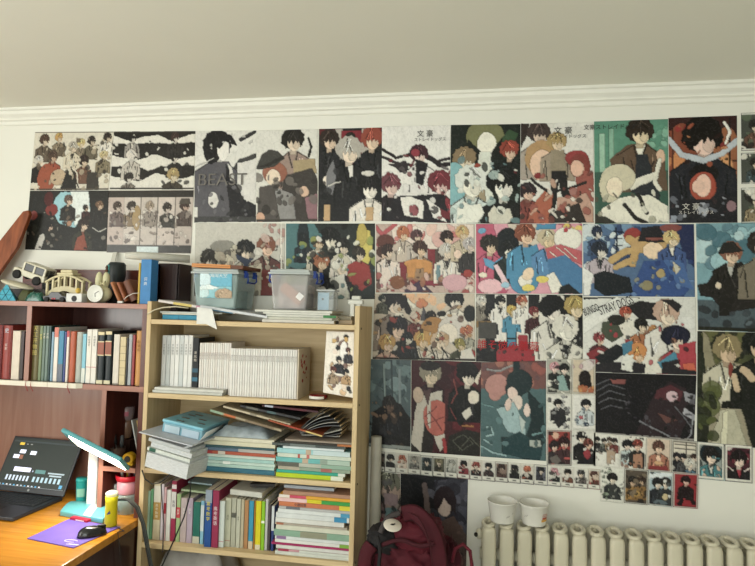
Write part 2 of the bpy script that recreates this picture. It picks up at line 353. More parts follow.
poster([(108.5, 190.5), (194, 190), (191, 253.5), (106.5, 252.5)], 'pale mauve landscape poster of five upright panels under a dark bar', 'bdb0a6',
 'b 0 .0 1 .11 3c3935;b 0 .11 .19 .9 b8a69c;b .2 .11 .39 .9 c4b8ae;b .4 .11 .59 .9 bcb0a6;b .6 .11 .79 .9 c4b6ac;b .8 .11 1 .9 b8aaa0;f .11 .26 .07 4c3c34 d8c4b4 75625c;f .28 .26 .07 3e342e d8c4b4 8c765a;e .35 .45 .05 .2 a88c5c;f .5 .26 .07 988672 d8c4b4 94887e;f .7 .28 .07 3a322e d8c4b4 4a4642 c8bcb0;f .9 .26 .07 4c3a34 c8a894 5c4c46;p 585048 .84 .22 .97 .22 .95 .14 .86 .14;b 0 .88 1 1 4a4a46;b .36 .9 .62 .99 c4d4d4;r 90 .03 0 .3 1 .88 94867c d4ccc2 6a5c56 b0a49a;b .19 .11 .197 .9 6c625a;b .39 .11 .397 .9 6c625a;b .59 .11 .597 .9 6c625a;b .79 .11 .797 .9 6c625a', rough=.2)
# --- top row portraits
p = poster([(195.5, 131), (256.5, 130.5), (256, 222), (194, 222.5)], 'portrait poster of a grey coat and black hair on white, in serif lettering', 'd2d0c8',
 's 3c3a3a .02 .75 .1 .85 .06 1 0;s 4a4848 .025 .65 .42 .75 .33 1 .28;f .36 .17 .145 232224 dcd8d0 5f5d64 cfccc6;e .28 .2 .14 .17 232224;e .46 .2 .1 .13 dcd8d0;p 232224 .3 .03 .6 .05 .7 .17 .5 .12 .4 .2 .34 .16;p 5f5d64 .08 .55 .3 .35 .55 .33 .7 .5 .7 1 .05 1;p 2c2b2f .5 .36 .66 .55 .8 .75 1 .82 1 1 .58 1 .55 .7;e .31 .76 .08 .09 cfccc6;p cfccc6 .7 .35 1 .32 1 .75 .85 .78 .7 .6;s b8b6b0 .006 0 .4 .15 .35 .3 .3;p cfccc6 .53 .35 .6 .4 .68 .58 .6 .55;b 0 .94 1 1 4a4a4a 1;r 22 .03 .1 .5 1 1 6e6c72 3a393c;r 10 .015 .1 0 1 .4 b4b2ac')
text('BEAST', .075, M('6c6864', .5), p, W(222, 180, -.006), name='title_lettering', sx=1.1)
poster([(256.5, 130.5), (318, 129), (317.5, 221.5), (256, 222)], 'portrait poster with a wide dark hat, orange hair and grey coats', 'cfcdc4',
 'f .6 .12 .115 2c2825 d8c4ac 9c8478;p a8946c .6 .34 .95 .32 .98 .48 .6 .48;p 4a4440 .45 .5 .9 .42 1 .55 1 1 .4 1;e .3 .47 .2 .12 a0624a;e .28 .52 .12 .09 dcc8b0;p 4c4a46 0 .42 .1 .26 .22 .21 .36 .23 .46 .31 .3 .4 .05 .43;p 37352f .03 .4 .2 .36 .44 .28 .45 .31 .2 .4;p 5c5652 .05 .62 .3 .6 .5 .7 .5 1 .02 1;p 8c8a88 .3 .62 .6 .7 .66 1 .4 1;p 966c74 .8 .75 1 .7 1 1 .85 1;e .78 .68 .08 .06 d0ac90;e .08 .95 .07 .06 c89c80;s 2c2825 .012 .85 .1 .9 .2 .85 .3;r 26 .04 0 .5 1 1 3e3a36 78706a 544e4a;b 0 .97 1 1 4a4440')
poster([(319, 129), (382, 127.5), (381.5, 221), (318, 221.5)], 'portrait poster of black uniforms before a red throne and grey pillars', '2a2a2b',
 'b 0 0 .25 .12 6e2428;b .26 0 .38 .35 a8a096;b .36 .03 .68 .42 8c2030;b .68 0 .8 .4 a8a096;b .8 0 1 .1 8c2030;e .5 .09 .08 .05 2c2824;f .16 .12 .1 3a2e28 dcc0a4 2c2c2f;f .84 .12 .11 9c4430 dcc0a4 2c2c2f;f .48 .24 .13 a8a298 e4cfb8 28282a;p d8d4cc .47 .42 .56 .4 .55 .52 .5 .53;e .12 .56 .06 .05 e0d4c4;p 7c7c80 .12 .5 .24 .34 .3 .5 .22 .72 .12 .66;f .8 .63 .12 1f1e1f e4dcd0 d8d0c4;e .78 .49 .1 .03 c8c4bc;b .1 .82 .2 1 c09c6c 1;b .75 .85 .88 1 c09c6c 1;s c4c0b8 .008 .15 .62 .35 .58;r 14 .03 0 .45 1 1 38383b 222224')
p = poster([(382, 126.5), (450.5, 125), (450, 223), (381.5, 221)], 'white portrait poster of flowing black strands around an open book', 'd4d2cc',
 's 2c2428 .014 0 .24 .2 .33 .42 .3;s 3c3236 .014 0 .32 .2 .38 .5 .42;s 3c3236 .014 .65 .3 .8 .38 .98 .35;s 2c2428 .02 .6 .3 .85 .42 1 .4;f .55 .3 .09 4c2a34 e0c8bc d0ccc8 28242a;e .5 .28 .07 .04 9c3040;p 3a3236 .1 .4 .35 .36 .4 .5 .25 .46;p 28242a .5 .35 .68 .4 .6 .62 .5 .6;p d8d4ce .0 .5 .4 .46 .45 .62 .1 .6;f .13 .62 .1 78404a d8b8ac 2c2428;f .85 .6 .11 7c2c38 d8b4ac 8c2c38 d8d4ce;p 28242a .2 .75 .9 .7 1 1 0 1;p d8d4cc .28 .76 .45 .74 .62 .78 .6 .96 .34 .94;e .48 .88 .07 .06 9c5058;p d8d4ce .65 .75 .85 .85 .95 1 .75 .95;p 7c2430 .85 .85 1 .9 1 .97 .88 .95;r 40 .025 0 .3 1 1 28242a d8d4ce 7c2430 5a5054')
title(p, 425, 134, .036)
poster([(451, 125), (520.5, 124), (520, 224), (450, 223)], 'dark green portrait poster with white hands reaching forward', '222a24',
 'e .5 .12 .28 .16 7c7c50;p 3c5a3c .65 .2 .85 .05 .97 .1 .9 .2 .75 .25;e .52 .2 .14 .12 dcd8c8;p 1c211c .25 .15 .4 .25 .5 .32 .4 .4 .2 .35;p 1c211c .75 .12 .62 .24 .55 .34 .75 .36;p c8ccc0 .42 .28 .58 .28 .62 .55 .6 1 .42 1 .4 .5;f .2 .35 .11 8c7654 d8c8ac 9c8c6c;f .84 .26 .085 9c3c28 d4b498 1f2422;b .72 .47 .95 .55 6c1c20 1;e .05 .6 .2 .22 74aab0;f .3 .58 .145 c8ccc4 e0dccc c0ccc8;f .75 .6 .14 161817 e0dcd0 1b1d1c;e .32 .9 .17 .1 9cb0ac;p d8d8cc .1 .85 .2 .78 .3 .82 .45 .8 .5 .9 .42 1 .1 1;p c4c0b0 .55 .9 .62 .82 .7 .86 .85 .84 .9 .95 .8 1 .58 1;r 36 .03 0 .3 1 1 222a24 d4d4c8 64888c 9cb0ac;e .4 .42 .05 .02 9c3c28')
p = poster([(521, 123.5), (593.5, 122.5), (594, 223), (520, 223.5)], 'portrait poster with a standing dark suited figure over rust red swirls', 'cccac2',
 'p 3c302c .0 0 .12 0 .08 .15 0 .25;f .25 .1 .1 4c3c38 c8b09c a09488;e .3 .35 .24 .18 b08a58;e .3 .42 .17 .15 d8b498;e .24 .52 .05 .03 8c2428;p 9c3c3c .35 .5 .45 .45 .42 .6;f .5 .19 .085 a88c54 d8c0a0 9c8c78;p 94866e .42 .28 .6 .28 .64 .5 .42 .5;p 2a2828 .43 .48 .62 .48 .72 .85 .68 .95 .6 .8 .53 .6 .46 .95 .38 .95;e .78 .36 .16 .08 9c3434;e .82 .44 .14 .12 8c3c34;e .78 .46 .09 .08 d4a890;p a05448 .75 .55 1 .5 1 .8 .8 .72;f .1 .68 .08 34282c d8b49c 8c4038;p b05c40 .15 .85 .35 .65 .45 .7 .4 1 .1 1;p b8907c .5 .75 .9 .7 1 .85 1 1 .5 1;p 3c3430 .4 .9 .6 .85 .8 .8 .9 1 .4 1;s 2a2828 .012 .15 .55 .4 .7 .7 .65 .9 .6;r 44 .03 0 .5 1 1 a05448 d4ccc0 7c4038 3c3430 c09880')
title(p, 563, 131, .038)
poster([(594, 121.5), (668, 119), (668.5, 222.5), (595, 224)], 'emerald green portrait poster with a brown coat and a pale blond head', '549078',
 'b .07 .12 .15 .5 8cb49c;b .2 .08 .27 .5 7caa92;b .0 .5 1 1 3c6454 1;r 16 .03 .6 .05 1 .3 7cb098 649c84;p 6c5440 .22 .38 .45 .24 .7 .22 .95 .4 1 .7 .3 .7;p 30343a .55 .35 .75 .3 .85 .6 .9 .75 .5 .7;f .62 .12 .115 34281f d8c4a0 6c5440 d8d4c4;p 30343a .58 .34 .72 .34 .9 .78 .55 .72;p d0ccbc .45 .6 .85 .5 .88 .56 .5 .68;e .9 .36 .06 .07 c8a488;s d0ccbc .02 .88 .4 .83 .6 .9 .68;e .33 .56 .24 .13 c0b89c;e .22 .64 .15 .16 c0b89c;e .28 .65 .11 .1 e0cfb4;p d4d0c0 .1 .85 .35 .75 .75 .72 1 .85 1 1 0 1;s 2c2a28 .018 .4 .82 .55 .95 .7 1;s 2c2a28 .018 .6 .72 .7 .9;p 3c3a34 0 .9 .15 .93 .3 1 0 1;r 14 .03 0 .7 1 1 9c9884 d4d0c0 5c5848')
p = poster([(668.5, 118), (737, 115.5), (737.5, 222.5), (669.5, 223)], 'fiery portrait poster with a silver crescent and a flame haired head', '3c1e1c',
 'e .2 .35 .25 .3 8c4428;e .85 .4 .2 .3 9c5c34;e .15 .42 .1 .12 c47c40;e .85 .5 .1 .14 c88c50;e .15 .1 .05 .03 9c2824;e .28 .1 .05 .04 8c2420;e .8 .28 .05 .03 8c2420;b .88 .02 .91 .9 1c1214;b .05 .1 .07 .6 1c1214;p 8890a0 .15 .5 .4 .36 .65 .36 .92 .5 1 1 0 1;f .5 .2 .16 17120f d8b8a8 262830;p 17120f .26 .05 .5 -.05 .75 .05 .8 .25 .7 .3 .6 .15 .4 .28 .28 .3;s a8b0b8 .028 0 .2 .2 .36 .5 .42 .8 .36 1 .24;s d8d4cc .012 .82 .06 .9 .15 .84 .26;e .52 .54 .22 .09 1c1818;e .5 .66 .2 .14 a8442c;e .5 .65 .12 .11 d8b09c;e .42 .66 .09 .06 d4ac98;p 24242a .15 .75 .4 .78 .7 .78 1 .7 1 1 .1 1;e .5 .88 .08 .07 989ca8;e .92 .85 .07 .05 8c6c74;r 30 .025 0 .75 1 1 6c707c 24242a 3c2c30 9ca0ac;r 14 .025 0 0 1 .5 c47c40 2c1412 a8502c')
title(p, 691, 207, .034, INKW)
for i, (y0, y1) in enumerate([(113, 151), (153, 184), (188, 224)]):
    poster([(741, y0), (770, y0-1), (770, y1-1), (741.5, y1)], ['small dark card at the right edge, topmost of a column of three', 'small dark card at the right edge, middle one of three', 'small dark card at the right edge, lowest of a column of three'][i], '4c5048',
     'f .5 .35 .15 2c2a26 c8b8a0 %s;n 14 .08 d0ccc0 5c6c54 2c2a26;b 0 0 1 .05 c8c8c0;b 0 .95 1 1 c8c8c0' % ['6c4c3c', '3c4c50', '8c7c5c'][i], name='photo_card', cat='photo card', group='small cards at the right edge')
# --- second row
poster([(195.5, 223), (285, 223.5), (284, 296), (194, 296)], 'pale landscape poster with four heads above the orange box', 'bcb9ae',
 'f .17 .5 .12 37342f d0c4b4 6c6a66;f .36 .45 .15 a8a08c dccab0 c4b89c;e .32 .32 .14 .08 8c8a80;f .57 .38 .13 262829 dccab0 a8a290 3c4a6c;p 34425c .46 .42 .6 .5 .7 .35 .66 .5 .58 .6 .48 .5;f .8 .32 .12 8c5640 dcb89c 6c4440 8c3438;p c4bca4 .6 .6 .75 .55 .8 1 .5 1;p 8c4440 .75 .65 .95 .55 1 1 .75 1;r 60 .04 0 .3 1 1 c4bca4 8c8678 5c5650 a89c88;r 10 .06 .6 0 1 .4 c0a89c d0ccc0 a87870;s e0dcd0 .01 .96 0 .97 1')
poster([(286, 223.5), (375, 223.5), (375, 299), (286, 300)], 'teal, black and yellow landscape poster behind the clear storage boxes', '2c3430',
 'e .15 .25 .25 .35 4c7c80;p a8aa48 .0 .55 .15 .7 .3 .5 .35 .65 .2 .9 0 .8;e .2 .2 .07 .25 28343a;f .2 .2 .07 20282c 20282c 28343c;f .36 .25 .08 7c5c40 d4bc98 c8c0ac;f .5 .2 .13 1c1c1a dcd4c0 24241f;e .43 .5 .1 .1 1c1c1a;f .4 .5 .1 a8643c dcbc98 1f1f1d;f .64 .3 .09 24221f d4c4ac d4ccc0;f .62 .55 .12 c0b8a4 dccab0 2c2a27 d4d0c4;p c8b84c .78 .25 .85 .05 .95 .1 .98 .4 .9 .6 .8 .5;e .86 .15 .06 .15 b8a444;f .82 .4 .08 3c342c dcc8ac a4342c;p a8302c .7 .55 .8 .5 .95 .6 .97 .8 .85 .9 .75 .8;p d8d4c8 .56 .7 .66 .66 .72 1 .55 1;r 60 .04 0 .1 1 1 2c3430 94a04c d0d0c0 4c7c80 1c1c1a;r 20 .05 .3 0 .7 1 1c1c1a d8d4c8')
poster([(376, 224), (474.5, 224), (475, 293), (376, 292.5)], 'cherry red landscape poster around a big golden ribbon bow', 'b49c90',
 'p d4c4b8 .15 0 1 0 1 .35 .2 .38;r 20 .08 .2 0 .9 .3 e0d4c8 c4605c d8b0a0 c8948c;s b84c54 .03 .03 .3 .1 .12 .2 0;s b85058 .03 0 .05 .1 .2 .2 .3;e .1 .25 .09 .1 6c3c34;b .22 .36 .95 .9 8c2430 1;f .08 .42 .09 54342c d8b89c 5c3c34;f .13 .4 .09 3c2824 dcc4ac d4c4b8 4c3c3c;f .28 .14 .09 b4643c dcbc98 b8a898;f .42 .18 .08 5c3c40 dcc0a8 b0a498;f .45 .36 .1 4c3028 dcbc98 a07c58 d8d0c4;e .43 .58 .14 .07 c8883c;p c48438 .32 .58 .42 .56 .4 .8 .33 .78;p c48438 .48 .56 .58 .6 .56 .78 .5 .72;f .72 .2 .09 3c2c28 d8bca0 5c4c44;f .72 .4 .1 b8b0a4 dcc8b0 d0c8bc 3c3438;f .88 .13 .09 c09c64 dcc4a0 b8a88c;f .95 .3 .09 a8a0a0 d8c4b4 3c3838;e .83 .44 .04 .06 dcc0ac;p d4c4b8 .03 .72 .15 .7 .2 .95 .05 .95;e .22 .85 .08 .1 8c5430;p 4c3450 .3 .95 .45 .82 .58 1 .3 1;b .62 .6 .66 .85 6c8c94 1;p 94243c .5 .85 .58 .82 .6 .92;r 50 .04 .0 .75 1 1 a4302c c4a094 d4c4b8 6c4038 a46c4c b85c6c;e .93 .72 .05 .06 a8342c;e .8 .85 .12 .12 c4949c')
poster([(476, 224), (582, 223.5), (582.5, 294), (476, 293.5)], 'candy pink and sky blue landscape poster', 'cc8c9c',
 'p c4b8a8 .3 0 .65 0 .6 .3 .35 .4;e .07 .35 .14 .45 bc4c6c;e .15 .7 .2 .4 bc4c6c;e .12 .06 .06 .12 bc4c6c;e .06 .1 .04 .04 5c9cc0;e .3 .28 .11 .22 20262a;f .13 .3 .12 34302a dcc0a0 bc4c6c;p 4c94bc .07 .48 .18 .55 .26 .46 .25 .62 .17 .66 .09 .6;f .31 .36 .11 1c1f20 e0dccc 24302c;p 2c3c38 .26 .5 .42 .5 .5 .8 .35 .8;f .47 .15 .14 8c4c34 dcb898 3c88b0;p 3c88b0 .45 .38 .58 .3 .68 .7 .62 .78 .5 .6;f .68 .22 .12 b8a888 dcc498 4c84b4 c8504c;b .58 .0 .76 .08 3c88b0 1;e .87 .22 .13 .17 d8d4c8;p c0545c .66 .35 .8 .3 1 .4 1 .6 .85 .48 .68 .52;s e0d0c4 .008 .7 .4 .78 .5;s e0d0c4 .008 .84 .36 .95 .5;s e0d0c4 .008 .76 .34 .88 .48;p 3c78a8 .68 .5 .85 .45 1 .65 1 1 .85 .95 .7 .75;e .46 .8 .14 .2 3c88b0;e .47 .82 .06 .09 d8d4c8;p d8d4c8 .66 .75 .74 .68 .84 .95 .72 1;p 24282c .8 .9 .88 .86 .98 1 .78 1;e .63 .8 .06 .05 d4c04c;e .5 .92 .06 .05 d4c04c;p d8b8c0 .17 .6 .21 .58 .34 .92 .28 .95;e .14 .9 .12 .1 d8a8b0;e .07 .74 .04 .04 d8ccb8;e .28 .88 .04 .04 8cb8cc;e .5 .72 .05 .1 dcc4a4 .5;r 14 .03 .8 0 1 .08 d4c04c bc4c6c;e .85 .1 .02 .03 c02c3c')
poster([(583, 224), (694, 224), (695, 297), (583.5, 296)], 'deep blue landscape poster with gold hair, big hats and starry capes', '4c6c94',
 'r 30 .1 0 0 .5 .6 9cb4c4 2c4470 6c90b0 c8d0d0;p 24305c .82 0 1 0 1 .6 .9 .4;f .13 .12 .07 28344c d0c8bc 3c5478;s 1c2840 .01 .3 .05 .32 .5;s 1c2840 .008 .28 .1 .36 .1;s 1c2840 .008 .28 .2 .36 .2;s 1c2840 .008 .28 .3 .36 .3;f .15 .36 .1 2c3444 d4ccc0 a89ca4 2c343c;e .45 .15 .08 .1 a03430;s b8985c .05 .26 .5 .4 .38 .55 .35;s b8985c .04 .3 .6 .45 .5;s b89458 .05 .42 .2 .5 .3 .45 .55;e .6 .28 .16 .13 b8945c;e .64 .37 .09 .12 dcc0a0;p 2c2a30 .54 .05 .7 .02 .74 .18 .78 .26 .5 .24;b .57 .18 .74 .22 8c4c44 1;e .8 .05 .1 .05 8c4844;f .8 .2 .1 c0a468 dcc8a8 3c5890 d4d0c4;p 2c5090 .55 .52 .75 .5 .95 .9 .9 1 .42 1;p 3c64a0 .72 .5 .9 .5 .98 .9 .85 .85;e .7 .68 .04 .06 a89460;e .58 .85 .05 .07 8c8460;e .84 .62 .03 .05 a89460;p b8b4a0 .8 .5 .88 .62 .84 .7;p 20262c .1 .7 .2 .64 .42 .75 .45 .95 .2 1 .1 .9;p d0d0cc 0 .6 .1 .7 .05 1 0 1;r 30 .03 .45 .5 1 1 24407c 5c80b0 8c8c74', warp=.014)
poster([(696, 223.5), (772, 222), (772, 333), (698, 330)], 'misty blue portrait poster of two seated figures in black coats at the right edge', '6c98a4',
 'r 30 .07 0 0 1 .4 8cb4bc 3c6c7c a4c0c4 547c8c;b 0 .72 1 1 4c5c64 1;r 20 .05 0 .75 1 1 3c444c 5c6c74 2c3034;p 2a2624 .2 .5 .4 .38 .6 .36 .75 .42 .85 .78 .35 .82 .1 .6;p 24211f 0 .58 .3 .55 .5 .7 .42 .85 .3 .86 .28 .7 .05 .68;f .46 .28 .09 8c5a44 d0b498 262320 a8a8a0;p 2c2a28 .28 .27 .36 .18 .5 .18 .58 .24 .64 .26 .3 .29;f .86 .2 .11 2f2a26 d4c0a8 7c7260;p 7c7260 .74 .32 1 .3 1 .8 .86 .78 .8 .5;e .3 .58 .04 .03 c8b8a0;b .0 .97 1 1 24261c')
# --- third row
poster([(374.5, 293.5), (474.5, 293.5), (475.5, 361), (372.5, 359)], 'crowded tan and orange landscape poster beside the shelf, dark haired heads on cream', 'bcae9c',
 'r 14 .08 .3 0 .7 .2 c4683c d8a87c c87c4c;s d4cfc0 .03 .4 .2 .34 .1;f .2 .14 .16 2c2428 dcc8b4 8c7c70;p 241f22 .08 0 .32 .02 .4 .35 .33 .3 .25 .05 .2 .15 .12 .3;f .08 .08 .05 28302c 9c9484 5c5c50;p d8d0c0 .22 .3 .3 .3 .3 .42 .2 .4;p 58545c .5 .2 .46 .4 .54 .4;f .8 .1 .13 28262a dcd0c0 d0c8ba;e .95 .3 .06 .12 24282a;f .24 .52 .15 28242a d8b8a0 34302e;p 8c3c34 .36 .5 .5 .45 .48 .68 .36 .64;f .42 .36 .07 a04c30 d8b898 7c3834;f .57 .36 .08 28221f d8b898 b47c48;e .6 .5 .12 .15 b07c3c;e .68 .3 .05 .04 1f1f1f;e .8 .55 .16 .22 c4bcb4;e .74 .6 .1 .15 d8ccbc;e .5 .68 .1 .12 c09048;f .49 .7 .12 c09048 d8bc98 c8beac;p 24262a .33 .65 .42 .72 .46 1 .3 1;f .34 .68 .08 24242a d0c8b8 2c2c30;f .66 .72 .12 c0a488 dcc8b0 c8beb0;s 2c2a28 .01 .58 .8 .62 1;s 2c2a28 .01 .68 .8 .74 .95;f .14 .76 .12 b88c48 d8b89c bc9480;f .92 .56 .08 b46440 dcb898 9c9888;f .85 .76 .08 8c803c d0b890 4c4c38;e .95 .9 .06 .08 a43430;p c4beb4 .86 .85 .96 .8 1 1 .85 1;r 50 .04 0 .2 1 1 a43c30 c8beb0 6c5044 b48c5c 2c2c2c;b 0 .97 1 1 2c2826 1', warp=.014)
p = poster([(476, 294), (582.5, 295), (583, 363), (476, 361.5)], 'black and white portrait strips poster with red lettering across its foot', '242326',
 'b 0 0 .09 .8 9c9688;b .18 0 .29 .7 d0ccc4;b .39 .02 .5 1 d0ccc4;f .05 .1 .07 b8b4ac d8ccbc 7c7468;f .13 .28 .07 1c1a1c d4c8b8 2c2a2e;f .23 .1 .075 1c1c1e dcd0c0 d0ccc4 2c2c30;f .34 .24 .07 b89844 dcc498 3c88a8;b .3 .4 .38 .85 3c88a8 1;b .29 .65 .39 .67 1f2f3a;f .44 .1 .075 a8583c dcc4a8 d0ccc4;p a42432 .4 .6 .49 .6 .5 .82 .4 .82;f .55 .26 .07 7c2c30 d8c0a8 4c2428;b .6 .0 .83 1 c8c4ba 1;f .72 .2 .17 1a1a1c dcd4c8 c8c4ba 3c3c3c;p 1a1a1c .63 .1 .72 .0 .82 .06 .84 .3 .78 .2 .7 .32 .64 .28;f .93 .18 .14 a8904c d8c4a0 242326;f .84 .5 .17 c8c4b8 dcd8cc c4c0b4 242326;p 24242a .78 .72 .82 .76 .86 .72 .88 .85 .8 .84;b .0 .4 .15 .5 8c6c3c 1;b .02 .42 .2 .66 4c4a46 1;p a42432 .2 .85 .35 .75 .55 .82 .56 1 .2 1;r 24 .03 0 .75 .6 1 3c3838 a42432 5c5450;r 16 .03 .6 .6 1 1 c8c4b8 6c6c68', warp=.01)
text('誰そ彼の薔薇', .040, REDINK, p, W(508, 346, -.006), name='title_lettering', tilt=R(-1), sx=1.0)
p = poster([(583.5, 297), (695.5, 298), (696.5, 375), (584, 372)], 'white landscape poster of tumbling figures with slanted black block lettering', 'c4c4be',
 's 26262a .012 0 .02 .5 .0;p d0d0ca 0 .3 .3 0 .5 0 0 .5;p 28262a .38 .12 .5 .04 .66 .08 .68 .3 .5 .28;f .38 .2 .07 a4442c d8b89c c8c4b8;p c8c4b8 .33 .35 .48 .3 .46 .55 .36 .55;p a03038 .37 .56 .48 .54 .48 .66 .38 .66;p 4c5444 .17 .34 .3 .3 .36 .5 .26 .6 .16 .5;e .3 .3 .08 .07 2c2c28;f .52 .37 .08 24221f d8c4a8 a8683c;p a4643c .52 .5 .72 .46 .75 .75 .5 .72;f .63 .45 .07 b07840 dcc4a0 8c5c44;f .74 .2 .15 b49480 dccab4 c8c4bc;p 2c2c2e .7 .03 .8 .02 .88 .1 .84 .2 .78 .1;p c8c8c4 .84 .25 .98 .25 1 .4 .92 .42;e .82 .5 .13 .14 1e2030;f .83 .54 .13 20223a dcc8b4 a83440;p b03040 .85 .62 1 .56 1 .85 .86 .88;p c85838 .88 .86 .98 .84 1 1 .88 1;e .48 .7 .09 .1 c4803c;f .49 .75 .09 c4803c dcbc98 c8c4b8;f .14 .55 .07 8c3438 d4b49c 5c2c30;p 8c2c34 .02 .76 .14 .66 .22 .72 .1 .9;p 24262a .1 .8 .3 .62 .4 .7 .2 .95;p 2c2a30 .05 .9 .4 .85 1 .95 1 1 0 1;p c8c8c0 .35 .8 .45 .75 .44 .98 .33 .95;p 3c7c98 .34 .62 .44 .56 .44 .7 .36 .78;p c8c4b8 .56 .8 .68 .75 .7 1 .55 1;p 3c84a0 .66 .85 .82 .7 .84 .8 .7 .95;p 2c2a30 .7 .85 .84 .8 .86 1 .7 1;r 30 .025 .1 .3 1 .95 2c2a30 c8c4bc 8c5c44 b03040')
text('BUNGO', .042, INK, p, W(591, 310, -.006), tilt=R(24), name='title_lettering', sx=.40)
text('STRAY DOGS', .048, INK, p, W(616, 305.5, -.006), tilt=R(22), name='title_lettering', sx=.46)
poster([(697.5, 331), (772, 333), (772, 449), (697, 444)], 'olive green portrait poster of a cream robe beside a black robe', '2c2f22',
 'r 40 .06 0 0 1 .35 4c5030 6c6c3c 24281c 5c5c34;p 8c8468 .05 .0 .14 .05 .25 .3 .12 .35;p 948c74 .1 .4 .35 .25 .6 .28 .68 .5 .6 .68 .75 1 .15 1 .2 .6;p b8b4a0 .14 .3 .28 .5 .2 .65;p a8a48c .3 .7 .5 .68 .68 1 .2 1;p c4c0a4 .35 .72 .42 .7 .4 1 .32 1;e .4 .14 .16 .1 8c7c54;f .4 .16 .11 8c7c54 c4a888 b4ae98;f .82 .1 .12 181a17 b8a080 1f211d;p 1f211d .62 .35 1 .2 1 1 .75 1 .62 .7;s b8a080 .03 .75 .4 .68 .35 .62 .33;s b8a080 .028 .5 .38 .55 .5;e .45 .33 .03 .06 8c3428;p 1b1d18 .33 .62 .62 .6 .62 .67 .33 .68;r 20 .05 0 .5 .25 1 3c4424 5c6430 20241a')
# --- fourth row
poster([(360, 359), (411, 360), (410.5, 451), (366, 446)], 'dim slate blue portrait poster half hidden behind the shelf and white pipe', '54666c',
 'r 40 .06 0 0 1 .5 6c8488 3c5058 7c9498 4c626a;b .45 .05 .5 .6 7c9090;b .6 .0 .64 .6 3c4c54;b .75 .1 .8 .6 7c8c90;p 201f22 .2 .6 .6 .45 .8 .5 1 .65 1 1 .1 1;f .55 .5 .08 2a2626 6c5448 24242a;r 30 .04 0 .6 1 1 201f22 34343a 4c3c34;r 12 .02 .2 .45 .9 .65 8c6c54;b .0 .96 1 1 8c9490 1')
poster([(411.5, 360), (481.5, 362), (480, 456.5), (411, 451.5)], 'maroon portrait poster with a white robe and a coral folding fan', '4c1c24',
 'r 12 .12 .4 0 1 .8 6c1c28 3c1a22;e .13 .9 .2 .2 302a28;f .28 .14 .11 8c8472 d0bca0 3c2028;e .28 .06 .14 .05 2a2426;p b8b0a4 .1 .4 .45 .32 .5 .9 .42 .98 .3 .75 .2 .6 .15 1 .0 .9 .05 .6;e .1 .38 .08 .09 b8a08c;e .38 .62 .2 .19 b85c50;p 4c1c24 .49 .3 .6 .3 .6 1 .49 1;p b8b0a4 .24 .4 .3 .4 .28 .75 .24 .7;p 5c4040 .18 .34 .3 .3 .25 .5;p 1a191b .52 .5 .6 .3 .75 .28 .95 .35 1 .6 .8 .6 .7 .7;f .8 .14 .11 17171a d4c8b8 1c1c1f;e .78 .05 .14 .045 1f1d1f;e .9 .38 .08 .07 cfc4b4;p c4beb2 .72 .55 .85 .48 .88 .56 .78 .62;p c8bcac .9 .2 1 .05 1 .1 .95 .25;p 2b2a26 .55 .8 .8 .72 1 .75 1 1 .5 1;s 5c5c50 .006 .6 .85 .75 .78 .9 .86 .75 .95 .6 .85;s 5c5c50 .006 .7 .95 .85 .8 1 .9;s 8c3c38 .008 .6 .2 .66 .35 .58 .45;s 8c3c38 .006 .56 .5 .64 .62;b .72 .68 .9 .7 a87038 1;s a82c30 .02 .48 .85 .5 .98;s 8c3c40 .004 .2 .62 .38 .5;s 8c3c40 .004 .22 .7 .5 .6;s 8c3c40 .004 .26 .55 .45 .75')
poster([(481, 362), (546, 360.5), (546, 461), (480.5, 456.5)], 'sea teal portrait poster of coral hair against black hair over curling water', '4c6c70',
 'b 0 0 1 .28 7c504c 1;r 26 .05 0 0 1 .25 9c544c 6c4c50 a86c5c;s 8c8c8c .012 .1 .08 .3 .1 .5 .05;e .25 .25 .18 .12 b07c74;e .22 .33 .1 .08 b07c74;e .6 .22 .2 .13 22363a;e .52 .3 .14 .1 22363a;p 22363a .5 .0 .6 0 .6 .2 .5 .15;e .48 .33 .08 .06 d0b8ac;e .56 .43 .09 .08 ccbcb0;p 8ca8ac .25 .5 .5 .42 .66 .6 .72 .78 .4 .72;p 22363a .72 .3 .95 .45 1 .8 .75 1 .35 .95 .32 .78 .7 .78 .78 .6;p 24464c .35 .8 .6 .72 .95 .85 .9 1 .35 .96;e .42 .45 .05 .07 ccb4a8;e .72 .5 .05 .07 d0bcb0;p a8b4b0 .6 .55 .7 .62 .64 .75;b .75 .8 .92 .87 9ca49c 1;s 8cacb0 .01 0 .7 .15 .68 .2 .76 .08 .78;s 8cacb0 .01 .0 .88 .2 .95 .4 .98;s 8cacb0 .01 .05 .82 .18 .86;s 6c9498 .008 .8 .75 .95 .72 1 .78;s 6c9498 .008 .0 .45 .2 .48;r 16 .03 0 .4 1 1 3c5c60 5c8084')
